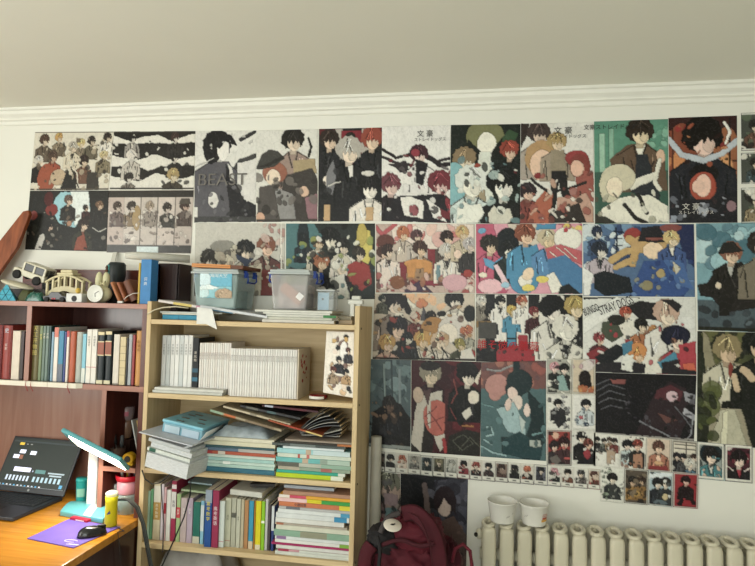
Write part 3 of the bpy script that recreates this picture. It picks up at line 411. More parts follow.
poster([(594.5, 372.5), (696.5, 375.5), (694, 441), (595.5, 434)], 'near black landscape poster with a muted red haired sleeper and silver ribs', '1c1a1f',
 's 5c5c64 .01 .02 .3 .15 .18 .3 .25;s 5c5c64 .01 .03 .4 .15 .28 .3 .35;s 64646c .01 .04 .5 .15 .4 .3 .45;s 5c5c64 .01 .02 .2 .15 .1 .28 .16;s 5c5c64 .01 .06 .6 .16 .52 .28 .55;p 8c4c48 .15 .1 .32 .1 .3 .18 .18 .17;p 34262c .6 .3 .75 .1 .9 .2 .95 .6 .85 1 .4 1;p 5c2a34 .62 .25 .75 .15 .88 .25 .85 .42 .72 .4 .6 .38;e .77 .33 .055 .09 b89ca4 .5;p 8c8c94 .88 .25 1 .3 1 .45 .9 .4;p 9c9ca4 .9 .5 1 .6 1 .7 .88 .6;s 7c7c84 .015 .45 .75 .6 .85 .75 .95;s 6c6c74 .012 .8 .5 .9 .65 .97 .8;p 6c4440 .62 .6 .72 .65 .84 .7 .72 .76;r 50 .03 .3 .3 1 1 1c1a1f 3c3840 54505a;s 8c8c94 .01 .98 .6 .97 .9 .93 .98;b 0 .97 1 1 8c8884 1')
# --- low posters behind the bag
poster([(381, 472), (400, 474), (402, 560), (381, 556)], 'narrow dim poster strip beside the white pipe above the red bag', '3c3c3c',
 'f .5 .14 .2 6c6c5c b09484 8c7070;p 8c7478 .1 .25 .9 .25 .8 .4 .2 .38;p 5c7c80 .2 .42 .8 .4 .9 .6 .2 .62;n 16 .03 24242a 5c5c5c 8c8078')
poster([(400.5, 473.5), (468, 478), (466, 575), (401, 570)], 'dark violet grey poster behind the red bag, one large brown haired head', '26262c',
 'p 4c4c5c .5 .05 1 0 1 .6 .6 .5;r 26 .05 .4 0 1 .5 5c5c6c 3c3c48 2c2c38;p 1c1c20 .0 .0 .35 .05 .4 .5 .0 .6;s 6c5c5c .03 .36 .1 .4 .3 .45 .5;p 5c4844 .55 .5 .8 .4 1 .6 1 1 .5 1;e .67 .25 .17 .15 30242a;e .66 .32 .1 .1 b09c94;p 30242a .52 .2 .62 .12 .8 .14 .84 .4 .76 .3 .66 .22 .56 .36;r 20 .03 .4 .5 1 1 6c5450 3c3234 7c6860;s b0a8a0 .01 .42 .55 .5 .6')
# --- photo cards: 2 x 3 block, two rows of four, a pair, and the long strip of miniatures
def card(px, label, bg, ops, group, layer=1, border=.06, bfoot=None, warp=.015):
    bf = bfoot or border*.7
    fr = ';b 0 0 1 %f c8c6bc;b 0 %f 1 1 c8c6bc;b 0 0 %f 1 c8c6bc;b %f 0 1 1 c8c6bc' % (border*.7, 1-bf, border, 1-border)
    if bfoot: fr += ';b .35 %f .65 %f 3c3a38' % (1-bfoot*.55, 1-bfoot*.4)
    return poster(px, label, bg, ops+fr, warp=warp, name='photo_card', cat='photo card', group=group, layer=layer)
cols = [(547, 571.5), (572, 595.5)]; rows = [(358.5, 393.5), (394, 429.5), (430, 465)]
spec = [('photo card of pink hair beside a black haired head, in the block of six', '9c9c90', 'f .3 .25 .13 c0848c dcc0b4 2a2c2c;f .7 .28 .13 1c1c1c dcc8b8 2a2c2c;p 7c9c98 .4 .5 .7 .45 .9 .9 .5 .9;n 14 .07 d4d0c4 24262a'),
 ('photo card of a black figure among orange leaves, in the block of six', 'bcac94', 'r 6 .12 0 0 1 .3 b08c94 c4bcb8 8c6c8c;e .55 .55 .25 .22 241c1c;p 241c1c .3 .9 .4 .5 .8 .5 .85 .8;r 16 .07 .3 .75 1 1 c8843c b05c34'),
 ('white photo card of a thin black suited figure, in the block of six', 'cac8c0', 'f .45 .25 .11 1c1c1f d8ccbc 2c2c30 c8c4bc;p 2c2c30 .25 .5 .7 .45 .8 .75 .5 .95 .3 .8;r 22 .05 .1 .05 .9 .95 34343a 8c8c8c'),
 ('white photo card of a small dark head over pale blue, in the block of six', 'cccac4', 'f .6 .28 .13 1f1f22 dccab8 b0b8bc;e .4 .65 .1 .05 b04c58;e .6 .85 .14 .06 34445c;r 12 .04 .1 .4 .9 .9 5c6c7c b8bcbc'),
 ('photo card of two dark heads on scarlet, in the block of six', '9c3430', 'e .35 .15 .15 .1 c89c84;f .3 .45 .13 2c2024 d8b8a4 3c3438;f .7 .35 .15 34181c d0b09c 4c3034;p 6c6460 .1 .8 .4 .7 .6 .9 .3 1;n 8 .07 c0504c 2c2426'),
 ('photo card of a black suit embracing a red waistcoat, in the block of six', 'c4c2ba', 'f .42 .2 .14 1a1a1c dcc8b4 1f1f22;f .7 .38 .13 6c342c d8b098 24242a;e .65 .68 .15 .15 9c2c38;p 1f1f22 .2 .5 .5 .45 .5 .95 .25 .95;n 12 .05 d0ccc4 1f1f22')]
for i, (l, bg, op) in enumerate(spec):
    x0, x1 = cols[i % 2]; y0, y1 = rows[i//2]
    card(rect(x0, y0, x1, y1, -.2, 0, .8, .8), l, bg, op, 'block of six photo cards', layer=2)
spec = [('white photo card of slim standing figures, first of the upper row of four', 'cccac2', 'f .12 .2 .08 1c1c1f c8b8a8 2c2c30;f .4 .22 .07 2c2826 c8b8a8 6c7068;f .6 .18 .07 3c3028 c8b8a8 a08468;f .8 .2 .08 2c2426 c8b8a8 7c3c38;p a89078 .5 .5 .85 .5 .8 .9 .5 .9;r 18 .04 .1 .4 .9 .95 3c3c40 a09488 d0ccc4'),
 ('photo card of black hair facing auburn hair, second of the upper row of four', 'c8c4ba', 'f .28 .28 .13 1c1c1f dccab8 a8b4b4;f .68 .26 .14 8c382c d8b49c 2c2a2a;p a8785c .5 .55 .85 .5 .9 .95 .5 .95;r 12 .04 .1 0 .9 .3 2c2a2a;r 10 .05 0 .6 1 1 24242a 8c5c48'),
 ('cream photo card of a brown bob above clasped hands, third of the upper row', 'c0ac98', 'f .5 .28 .16 5c3a30 dcbca0 a86c54;e .5 .62 .1 .1 d8b498;p 8c2c30 .15 .85 .85 .82 .9 1 .1 1;e .5 .75 .2 .06 c09468'),
 ('photo card of a group before a lattice window, last of the upper row', '8c8478', 'b .08 .08 .92 .42 c4bcac;b .1 .14 .92 .16 5c5048;b .1 .26 .92 .28 5c5048;b .3 .06 .33 .42 5c5048;b .55 .06 .58 .42 5c5048;b .78 .06 .8 .42 5c5048;f .2 .5 .1 28242a d0b8a4 24242a;f .45 .52 .1 24242a d0b8a4 4c4c50;f .85 .5 .1 3c2824 d0b8a4 34302e;f .7 .7 .15 b8b4a8 dccab4 4c7890;r 12 .05 0 .7 1 1 24242a a8a49c')]
xs = [594, 620, 646, 671.5, 698]; ya = [432.5, 435, 437, 439, 441.5]
for i, (l, bg, op) in enumerate(spec):
    card([(xs[i], ya[i]), (xs[i+1], ya[i+1]), (xs[i+1]-.3, ya[i+1]+33.5), (xs[i]-.3, ya[i]+33.5)], l, bg, op, 'upper row of four photo cards', layer=2)
spec = [('white photo card of a figure among pale green leaves, lower row', 'c8c8be', 'f .5 .32 .13 1f1f1f d8ccb8 34383a;r 26 .05 0 0 .5 1 8c9c84 b0b8a4 5c6c58;p 3c4040 .35 .5 .65 .5 .75 .85 .4 .85;r 10 .04 .5 .4 1 .9 8c8c84 3c3c3c'),
 ('photo card with a mustard jacket in a dim brown room, lower row', '5c5044', 'f .35 .35 .12 24201f c8a888 a07838;f .7 .32 .12 3c2c24 c8a888 8c6834;e .5 .7 .2 .1 a8843c;n 18 .07 3c342c 7c6c58 2a2624'),
 ('photo card of two dark heads before a pale blue sky, lower row', '94a8b0', 'p c4ccd0 0 .1 1 .0 1 .12 0 .25;f .38 .35 .14 1f2024 d8c8b4 2c3038;f .7 .32 .14 2a2624 d8c8b4 34383c;e .7 .72 .12 .1 b8a87c;e .5 .9 .3 .08 5c6c74;n 10 .05 d0d0cc 3c444c'),
 ('crimson photo card of a black figure sprawled diagonally, lower row', '9c1c28', 'f .5 .22 .12 241418 d0a898 24161a;p 24161a .3 .45 .7 .4 .75 .6 .5 .7 .35 .95 .2 .9 .35 .6;s 24161a .05 .6 .6 .85 .85;n 8 .04 24161a b83038')]
xs = [600.5, 624.5, 648.5, 673.5, 698.5]; ya = [466.5, 468.3, 470.2, 472.5, 474]
for i, (l, bg, op) in enumerate(spec):
    card([(xs[i], ya[i]), (xs[i+1], ya[i+1]), (xs[i+1]-1, ya[i+1]+35), (xs[i]-.5, ya[i]+34.5)], l, bg, op, 'lower row of four photo cards', layer=3)
card([(697.5, 441.5), (724.5, 444), (724.5, 481), (697.5, 478.5)], 'photo card of a dark head ringed in teal, left of the pair at right', '8c9490', 'e .5 .3 .42 .28 1c2a30;f .5 .35 .2 1f1c1c dcc4b0 3c7c84 b8b8b0;n 14 .06 3c7c84 1c2a30 c8a890', 'pair of photo cards at right', layer=2, border=.1)
card([(725, 444), (752.5, 446), (752.5, 483.5), (725, 481)], 'photo card of a dark head on wine red, right of the pair at right', '4c1c2c', 'r 12 .08 0 0 1 .5 7c2438 2a141c;f .5 .38 .2 1c1216 dcc4b4 1f1c20 a82c40;n 8 .05 c8bcb4 7c2438;s c8bcb4 .02 .1 .6 .3 .7;s c8bcb4 .02 .9 .6 .7 .7', 'pair of photo cards at right', layer=2, border=.1)
mb_ = [381, 384.8, 396.2, 408.2, 420.8, 433, 445.4, 457.6, 470, 482.4, 495.2, 508.3, 520.8, 534, 548, 561.3, 574.5, 588, 600.5]
def my(x): return 451.5+(x-381)*.0775
subj = [('edge of a dark figure', '5c5450', '2c2a2a', '4c4644'), ('a hooded black cloak', 'c0beb4', '2c2c2e', '343436'), ('orange and black heads', 'c4bcb0', 'b05c40', 'c8b4a4'), ('a grey haired head under an arch', '9c9890', '8c8880', '6c6c6a'), ('a blue grey ruin', '5c686c', '2c3438', '3c4444'), ('a drab olive figure', '5c5c4c', '7c7458', '3c3c34'), ('a pale sketched figure', 'a8a8a0', '8c8c84', '6c7070'), ('black and red embracing figures', 'c4bcb4', '1f1f22', '8c2c38'), ('auburn hair over a black coat', 'c8b8a8', '8c3c34', '24242a'), ('black scattered manga heads', 'c4c0b8', '24242a', '4c3c3c'), ('a brown group indoors', '8c7468', '3c2c2a', '5c4440'), ('two tall dark coats', 'c4c0b4', '24242a', '2c2c2c'), ('a round orange medallion', 'c4bcb0', 'b05c3c', '2c2426'), ('a dim blue grey pair', '6c6c78', '24242c', '3c3c48'), ('pink and black heads', 'c4c0b8', 'b88088', '2a2c2c'), ('black hair facing auburn', 'c4beb4', '24201f', '7c4c38'), ('slim standing figures', 'c8c4bc', '3c3a3a', '6c6460'), ('a brown bob on cream', 'bca894', '5c3a30', '9c3c34')]
for i in range(18):
    x0, x1 = mb_[i], mb_[i+1]; s_, bg, h_, b_ = subj[i]
    off = 0 if i < 4 else (1.2 if i < 8 else 2)
    card([(x0, my(x0)+off*.5), (x1, my(x1)+off*.5), (x1-.2, my(x1)+20.5+off*.5), (x0-.2, my(x0)+20+off*.5)], 'miniature white bordered photo card showing '+s_, bg, 'f .5 .28 .17 %s d0bca8 %s;r 12 .09 .1 .3 .9 .9 %s %s %s' % (h_, b_, h_, b_, bg), 'long strip of miniature photo cards', layer=2, border=.12, bfoot=.24, warp=.02)
g = [o for o in C.objects if o.get('label', '').startswith('emerald')][0]
text('文豪ストレイドッグス', .022, INK, g, W(613, 127, -.006), name='title_lettering')

# ------------------------------------------------------------------ bookshelf of pale beech board
BE = wood('beech', 'c0a880', 'd4be96', .5, 0, spec=.3); BEV = wood('beech_upright', 'c0a880', 'd4be96', .5, 2, spec=.3); BED = wood('beech_side', '8c6c4a', 'a88660', .55, 2, spec=.3)
XL, XR, YF = -1.236, -.396, -.27
bs = empty('bookshelf', (-.816, -.135, 0), 'pale beech open bookshelf packed with books, standing against the wall', 'bookshelf')
MB().box(XL, XL+.018, YF, -.004, 0, 1.563).build('side_panel', BEV, bs, bevel=.0015)
MB().box(XR-.018, XR, YF, -.004, 0, 1.563).build('side_panel', [BEV], bs, bevel=.0015)
MB().box(XL+.018, XR-.018, -.012, -.004, .06, 1.493).build('back_panel', BE, bs)
for z in (1.493, 1.210, .925, .645, .34, .08):
    MB().box(XL+.018, XR-.018, YF+.001, -.012, z-.018, z).build('shelf_board', BE, bs, bevel=.0012)
for zz in (1.48, 1.2, .915, .635):
    MB().lathe([(.004, 0), (.004, .0015)], (XR+.0015, YF+.03, zz), 10, axis='x').build('screw_cap', M('4a3420', .5), bs)
# ------------------------------------------------------------------ desk and the dark hutch on it
MAH = wood('mahogany_board', '4c241e', '66362c', .32, 0, spec=.5); MAHV = wood('mahogany_upright', '4c241e', '643429', .32, 2, spec=.5)
MLIP = wood('mahogany_edge', '8c5c4c', 'a07060', .35, 0, spec=.5); MLIPV = wood('mahogany_edge_upright', '8c5c4c', 'a07060', .35, 2, spec=.5)
MBK = wood('mahogany_back_lit', '855c4e', '9a7464', .25, 2, 3, spec=.6)  # paler copy of the mahogany: lamp glow and reflection put into the colour
dk = empty('desk', (-1.8, -.5, 0), 'orange varnished wooden desk with a dark brown side at lower left', 'desk')
DZ = .73
MB().box(-2.6, -1.240, -.95, -.01, DZ-.028, DZ).build('desk_top', wood('varnish', 'a8701f', 'c8882e', .22, 0, spec=.5), dk, bevel=.003)
MB().box(-1.262, -1.242, -.93, -.012, 0, DZ-.028).build('side_panel', wood('desk_side', '2a1410', '3c1e16', .25, 2, spec=.5), dk, bevel=.002)
MB().box(-2.58, -2.56, -.93, -.012, 0, DZ-.028).build('side_panel', MAHV, dk, bevel=.002)
MB().box(-2.56, -1.262, -.5, -.485, .3, DZ-.028).build('modesty_panel', MAHV, dk)
hu = empty('desk_hutch', (-1.9, -.135, DZ), 'dark mahogany hutch on the desk, books in its open upper shelf', 'hutch')
HF = -.262
MB().box(-2.6, -1.240, HF, -.006, 1.533, 1.55).build('top_board', MAH, hu, bevel=.001)
MB().box(-2.6, -1.240, HF-.003, HF, 1.532, 1.551).build('edge_strip', MLIP, hu, bevel=.0008)
MB().box(-2.6, -1.240, HF, -.008, 1.211, 1.23).build('middle_shelf', MAH, hu, bevel=.001)
MB().box(-2.6, -1.240, HF-.003, HF, 1.210, 1.231).build('edge_strip', MLIP, hu, bevel=.0008)
MB().box(-1.764, -1.744, HF, -.02, 1.231, 1.532).build('divider', MAHV, hu)
MB().box(-1.765, -1.743, HF-.003, HF, 1.231, 1.532).build('edge_strip', MLIPV, hu, bevel=.0008)
MB().box(-1.415, -1.397, HF, -.02, DZ+.001, 1.21).build('divider', MAHV, hu)
MB().box(-1.416, -1.396, HF-.003, HF, DZ+.001, 1.21).build('edge_strip', MLIPV, hu, bevel=.0008)
MB().box(-1.260, -1.241, HF, -.006, DZ+.001, 1.532).build('side_panel', MAHV, hu)
MB().box(-2.6, -2.58, HF, -.006, DZ+.001, 1.532).build('side_panel', MAHV, hu)
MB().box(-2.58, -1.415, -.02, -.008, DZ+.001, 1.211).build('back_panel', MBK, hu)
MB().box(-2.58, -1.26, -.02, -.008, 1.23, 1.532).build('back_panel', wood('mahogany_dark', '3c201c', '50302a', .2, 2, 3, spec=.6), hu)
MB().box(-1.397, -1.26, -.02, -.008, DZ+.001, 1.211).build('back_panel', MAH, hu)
MB().box(-1.397, -1.26, HF, -.02, .902, .918).build('lower_shelf', MAH, hu)
MB().box(-1.397, -1.26, HF-.003, HF, .901, .919).build('edge_strip', MLIP, hu)
MB().box(-2.0, -1.262, -.03, -.012, 1.551, W(80, 269.5, -.03).z).build('rear_rail', wood('mahogany_rail', '4c241e', '643429', .35, 0), hu)
WP = M('dedacc', .6, noise=.02)
for a, b in ((-2.3, -1.885), (-1.884, -1.645), (-1.644, -1.50)):
    mb = MB(); z0 = 1.214
    mb.prism([(a, HF-.018, z0), (b-(.0 if b < -1.6 else .02), HF-.018, z0), (b, HF-.004, z0), (a, HF-.004, z0)], (0, 0, .019))
    o = mb.build('paper_strip', WP, bevel=.0008)
    tag(o, {-2.3: 'white folded paper strip at the left end of the hutch shelf edge', -1.884: 'white folded paper strip in the middle of the hutch shelf edge', -1.644: 'white folded paper strip with a slanted end below the blue spine'}[a], 'paper strip', 'paper strips along the hutch shelf edge')

# ------------------------------------------------------------------ books
def book(pos, t, h, d, col, orient='up', hard=False, band=None, lab=None, rz=0, ry=0, rx=0, title=None, tcol='e8e0d0', tsize=None, group='books', name='book', pages='d8d0bc', topband=None, rough=.5, flip=False, cat='book', extra=None):
    """orient up: t along x, h along z; flat: t along z, h along x. spine faces -y unless flip"""
    c = .0022 if hard else .0007; ins = .003 if hard else .0003; k = min(t*.35, .006) if hard else min(t*.15, .0015)
    def T(a, b, e):   # a thickness, b height, e depth
        if flip: e = d-e
        return (a, e, b) if orient == 'up' else (b, e, a)
    prof = [(0, d), (0, k), (k, 0), (t-k, 0), (t, k), (t, d), (t-c, d), (t-c, c+k*.3), (c, c+k*.3), (c, d)]
    if hard: prof[2:4] = [(t*.15, k*.35), (t*.3, k*.05), (t*.5, 0), (t*.7, k*.05), (t*.85, k*.35)]
    mb = MB(); n = len(prof)
    def addp(b0, b1):
        vs = [T(a, b0, e) for a, e in prof]+[T(a, b1, e) for a, e in prof]
        mb.add(vs, [(i, (i+1) % n, n+(i+1) % n, n+i) for i in range(n)])
        for off, rev in ((0, 1), (n, 0)):
            m_ = n
            # U outline triangulated as quads: left board, spine, right board
            half = (n-4)//2
            idx = list(range(n))
            mb.add([vs[off+i] for i in range(n)], [tuple(idx)])
    addp(0, h)
    cm = M(col, rough, noise=.05, scale=30)
    o = mb.build(name, cm, origin=(0, 0, 0))
    pg = MB(); q0 = T(c, ins, c+k*.3); q1 = T(t-c, h-ins, d-(ins if hard else .0004))
    pg.box(min(q0[0], q1[0]), max(q0[0], q1[0]), min(q0[1], q1[1]), max(q0[1], q1[1]), min(q0[2], q1[2]), max(q0[2], q1[2]))
    pg.build('pages', M(pages, .8, noise=.10, scale=60, stretch=(8, 1, 1) if orient == 'up' else (1, 1, 8)), o)
    for bd in (band or []):      # (from, to, colour) fractions of the height
        q0 = T(t*.02, h*bd[0], -.0004); q1 = T(t*.98, h*bd[1], .001)
        MB().box(min(q0[0], q1[0]), max(q0[0], q1[0]), min(q0[1], q1[1]), max(q0[1], q1[1]), min(q0[2], q1[2]), max(q0[2], q1[2])).build('spine_band', M(bd[2], rough, noise=.04), o)
    if title:
        for (txt, fpos, fs, tc) in ([(title, .6, tsize or .7, tcol)] if isinstance(title, str) else title):
            if orient == 'up':
                text(txt, t*fs, M(tc, .5), o, (t/2, -.0009, h*fpos), vertical=True, name='spine_lettering', space=1.15)
            else:
                text(txt, t*fs, M(tc, .5), o, (h*fpos, -.0009, t/2), name='spine_lettering')
    o.location = pos; o.rotation_euler = (rx, ry, rz)
    if lab: tag(o, lab, cat, group)
    return o
def upb(x0, x1, yt, zb, yf, d, col, lab, lean=0, **k):
    """upright book by the pixels of its spine; stands on zb"""
    a = W(x0, 350 if zb > 1 else 520, yf); b = W(x1, 350 if zb > 1 else 520, yf); tp = W((x0+x1)/2, yt, yf)
    h = tp.z-zb; t = max(.003, b.x-a.x-.0006)
    return book((a.x, yf, zb+.0005), t, h, d, col, 'up', lab=lab, ry=lean, **k)
def flb(x0, x1, yb, yt, yf, d, col, lab, **k):
    """flat book by pixels; left, right, bottom and top at mid width"""
    xm = (x0+x1)/2; a = W(x0, (yb+yt)/2, yf); b = W(x1, (yb+yt)/2, yf); z0 = W(xm, yb, yf).z; z1 = W(xm, yt, yf).z
    return book((a.x, yf, z0), z1-z0-.0004, b.x-a.x, d, col, 'flat', lab=lab, **k)
def pile(x, z, items, yf, group, top=None, sc=1.0):
    """lying books stacked from z upwards: (left px, right px, thickness, colour, label, options)"""
    for it in items:
        x0, x1, t, col, lab = it[:5]; t *= sc; k = dict(it[5]) if len(it) > 5 else {}
        py = 283
        dd = k.pop('d', .19); yy = k.pop('yf', yf)
        a = Wz(x0, z+t/2, yy); b = Wz(x1, z+t/2, yy)
        book((a, yy, z+.0003), t-.0005, b-a, dd, col, 'flat', lab=lab, group=group, **k)
        z += t
    return z
def Wz(px, z, y):   # x of a pixel column at height z, depth y
    lo = -6.; P_ = None
    # solve for the row that gives height z
    a, b = 0., 566.
    for _ in range(40):
        m_ = (a+b)/2
        if W(px, m_, y).z > z: a = m_
        else: b = m_
    return W(px, (a+b)/2, y).x

ORD = ['first', 'second', 'third', 'fourth', 'fifth', 'sixth', 'seventh', 'eighth', 'ninth', 'tenth', 'eleventh', 'twelfth', 'thirteenth', 'fourteenth', 'fifteenth', 'sixteenth', 'seventeenth', 'eighteenth', 'nineteenth', 'twentieth', 'twenty-first', 'twenty-second', 'twenty-third', 'twenty-fourth', 'twenty-fifth', 'twenty-sixth', 'twenty-seventh']
# hutch upper shelf
HZ = 1.232; G = 'books on the hutch shelf'
hb = [
 (-8, 1, 325, '7c2c2c', 'tall dark red cloth book cut by the left edge of the photo', dict(hard=True)),
 (1.5, 10.5, 325.5, '8c3832', 'brick red hardback with small pale marks, left compartment of the hutch', dict(hard=True, title=[('史', .9, .5, 'c8d0dc'), ('家家', .6, .3, 'e0c8c0')])),
 (12, 20, 331, 'd0c4b4', 'cream paperback leaning in the left compartment beside the divider', dict()),
 (20.3, 24, 331.5, '2c1c1a', 'black brown thin book against the divider, left compartment', dict()),
 (31, 38.7, 325.5, '6c6440', 'olive green hardback with gold characters, right of the divider', dict(hard=True, title=[('天工开物图', .72, .62, 'd0c070')])),
 (39, 42, 326, '6c7c58', 'slim grey green volume with a yellow title, beside the olive hardback', dict(title=[('文选', .8, .8, 'd8c860')])),
 (42.2, 45.2, 326, '5c7064', 'slim sage volume with a cream title, third from the divider', dict(title=[('文选', .82, .8, 'd0d0b8')])),
 (45.4, 48.4, 326, '647870', 'slim grey teal volume with a white title, fourth from the divider', dict(title=[('文选', .82, .8, 'dcdccc')])),
 (48.6, 50.5, 326, '1c3c3c', 'very thin dark teal volume right of the slim grey teal one', dict()),
 (51, 53.5, 332, '7c9cb0', 'thin powder blue booklet beside the red topped white spine', dict()),
 (53.8, 58, 327.5, 'dcd4cc', 'white spined book with a coral red top', dict(band=[(.82, 1, 'c46c58')])),
 (58.4, 63.5, 331, '2c7ca0', 'bright azure blue book with a grey lower spine', dict(band=[(.0, .35, '5c6474')])),
 (63.8, 66, 332, '34407c', 'thin indigo book beside the azure one', dict()),
 (66.2, 68.8, 331, 'd8d0c8', 'thin white book with a crimson cap beside the orange hardback', dict(band=[(.88, 1, 'b0343c')])),
 (69, 75, 331.5, 'b0583a', 'burnt orange rounded hardback', dict(hard=True)),
 (75.5, 82, 332, 'a8aca4', 'pale grey hardback right of the burnt orange one', dict(hard=True)),
 (82.3, 86, 334, '7cb8cc', 'cyan and white book beside the white two volume set', dict(band=[(0, .3, 'd0d4cc')])),
 (86.4, 91.4, 329.5, 'dcd8d0', 'first white volume with red stamps and a red line, two volume set', dict(title=[('中国通史', .78, .42, '8c8884')], band=[(.295, .305, 'b04048')])),
 (91.6, 96.8, 329.5, 'dcd8d0', 'second white volume with red stamps and a red line, two volume set', dict(title=[('中国通史', .78, .42, '8c8884')], band=[(.295, .305, 'b04048')])),
 (97.4, 104, 332, '20282c', 'dark patterned hardback with russet label and cream bands, left of its pair', dict(hard=True, band=[(.94, 1, 'd0c098'), (.8, .82, 'd0c098'), (.56, .8, '8c4830'), (.54, .56, 'd0c098'), (.0, .07, 'd0c8a8')])),
 (105, 111.5, 331.5, '20282c', 'dark patterned hardback with russet label and cream bands, right of its pair', dict(hard=True, band=[(.94, 1, 'd0c098'), (.8, .82, 'd0c098'), (.56, .8, '8c4830'), (.54, .56, 'd0c098'), (.0, .07, 'd0c8a8')])),
 (113.5, 119.5, 334.5, 'd0c8bc', 'off white paperback right of the dark patterned pair', dict(band=[(.0, .03, '8c8478')])),
 (120, 126, 337, 'c8b890', 'cream book with a squared spine pattern', dict(band=[(.2, .21, '8c7c60'), (.35, .36, '8c7c60'), (.5, .51, '8c7c60'), (.65, .66, '8c7c60'), (.8, .81, '8c7c60')])),
 (126.6, 128.2, 338, '24242a', 'very thin black booklet beside the squared cream spine', dict()),
 (128.5, 132, 334.5, '9ca0a4', 'slim steel grey book near the right end of the hutch shelf', dict()),
 (132.3, 135, 335, '8c3438', 'thin wine red book beside the tan one', dict()),
 (135.3, 141.8, 331, 'c08c50', 'tan orange hardback at the right end of the hutch shelf', dict(hard=True, title=[('陶渊明', .72, .5, '94642c')])),
]
for x0, x1, yt, col, lab, k in hb:
    upb(x0, x1, yt, HZ, HF+.012, .17, col, lab, group=G, rough=.35, **k)
for x, l in ((-1.66, 31), (-1.745, 26), (-1.535, 68)):
    p = W(l, 384, HF-.021); mb = MB(); mb.tube([(p.x, HF-.0215, 1.236), (p.x-.002, HF-.0225, 1.222), (p.x+.003, HF-.0225, 1.208), (p.x+.010, HF-.021, 1.195)], .0012, 6)
    tag(mb.build('bookmark_ribbon', M('a02028', .6)), 'thin red bookmark ribbon hanging over the shelf edge below %s' % {31: 'the olive hardback', 26: 'the black brown thin book', 68: 'the orange hardback'}[l], 'ribbon', 'red bookmark ribbons')

# bookshelf, white row
G = 'white volumes on the upper shelf'; Z1 = 1.2103
z = pile(0, Z1, [(152.5, 222, .011, 'c0c2bc', 'lower of two pale grey books lying under the tall white volumes', dict(d=.2, pages='c8c8c0')), (154.5, 223, .011, 'ccccc6', 'upper of two pale grey books lying under the tall white volumes', dict(d=.195, pages='d0d0c8'))], YF+.012, 'pair of grey books lying flat')
for i in range(7):
    x0 = 162+i*4.4 if i < 6 else 188.4
    upb(x0, x0+(4.3), 335.5, z, YF+.05, .14, ['c4c6c6', 'b8bcbc', 'd4d4d2', 'dcdcda', 'c4c8c8', 'dcdcda', 'd8d8d6'][i], '%s from the left of the tall white volumes standing on the grey pair' % ORD[i], group='tall white volumes', title=[('文学研究', .72, .55, '8c8c8c')], pages='d0ccc0')
upb(192.8, 198.8, 338, z, YF+.05, .14, '1c2024', 'tall black book with blue rings and white specks after the tall white volumes', group=G, title=[('夜航船', .62, .5, 'd0c8bc')], band=[(.12, .2, '3c6c84'), (.3, .38, '34586c')])
for i in range(14):
    x0 = 199.8+i*2.26
    upb(x0, x0+2.2, 343, Z1 if i > 12 else z, YF+.045, .135, ['dedad4', 'd8d2cc', 'e0dedA'.lower()][i % 3], 'thin white volume, %s to the right of the tall black book' % ORD[i], group='shorter run of thin white volumes', title=[('短篇小说', .7, .6, 'b0a4a0')], band=[(.78, .785, 'c0a8a0')])
for i in range(27):
    x0 = 231+i*2.47
    upb(x0, x0+2.4, 348.5+i*.05, Z1, YF+.025, .15, ['e2e0dc', 'dcdad6', 'd8d4d0'][i % 3], 'white volume, %s from the left in the long set ending at the slipcase board' % ORD[i], group='long uniform set of white volumes', title=[('鲁迅全集', .8, .55, 'a8a4a0')], band=[(.84, .846, 'b8b4b0')])
# the slip case end with red print
a = W(298, 350, YF+.02)
mb = MB(); mb.box(a.x, a.x+.004, YF+.02, YF+.175, Z1, Z1+.186)
sb_ = mb.build('slipcase_panel', M('cfc4b0', .6)); tag(sb_, 'cream slipcase end board with red brush marks, right of the long white set', 'slipcase')
mb = MB(); random.seed(3)
for _ in range(16):
    yy = YF+.05+random.random()*.09; zz = Z1+.06+random.random()*.1; r = .003+random.random()*.005
    mb.ball((a.x+.0042, yy, zz), (.0006, r*1.5, r), n=8)
mb.build('red_brush_marks', M('9c2824', .6), sb_)
# shallow red and white dish
d = W(318, 392, YF+.05); mb = MB(); mb.lathe([(.008, 0), (.03, .002), (.036, .010), (.034, .016), (.028, .018), (.0, .019)], (d.x, YF+.06, Z1), 24)
dish = mb.build('oval_tin', M('6c1418', .3)); tag(dish, 'small round dark red tin with a white front, lying beside the slipcase', 'tin')
mb = MB()
for k in range(9):
    a0 = R(-150+k*12); a1 = R(-150+(k+1)*12)
    mb.add([(d.x+.0365*math.cos(t), YF+.06+.0365*math.sin(t), Z1+h) for t, h in ((a0, .004), (a1, .004), (a1, .014), (a0, .014))], [(0, 1, 2, 3)])
mb.build('white_front', M('dcd8d0', .4), dish)
# illustrated sheet leaning in the corner
P4 = [W(326.5, 331, YF+.07), W(354, 332, YF+.05), W(353.5, 398, YF+.035), W(323, 392.5, YF+.045)]
tag(sheet(P4, 'art_print', 'd8d0c4', 'r 26 .05 .2 .08 .95 .95 28282c b08850 d8c8b8 6c4038 c8a070 50505a;e .72 .08 .09 .035 2c2820;e .72 .12 .08 .04 c0984c;e .65 .3 .13 .15 dcd8d4;e .45 .26 .08 .05 2c2c30;f .5 .45 .045 2c2c34 dcc8b4 34343c;f .3 .62 .05 6c3830 dcc0a4 9c8468;f .75 .62 .045 24242a dcc8b0 b08c60;e .85 .88 .07 .04 34343a;e .3 .15 .08 .04 c09c5c;f .8 .3 .04 5c3834 dcc0a4 3c3c44', 991, .02, gain=1.25), 'white sheet of small scattered painted figures, leaning in the right corner of the shelf', 'art print')

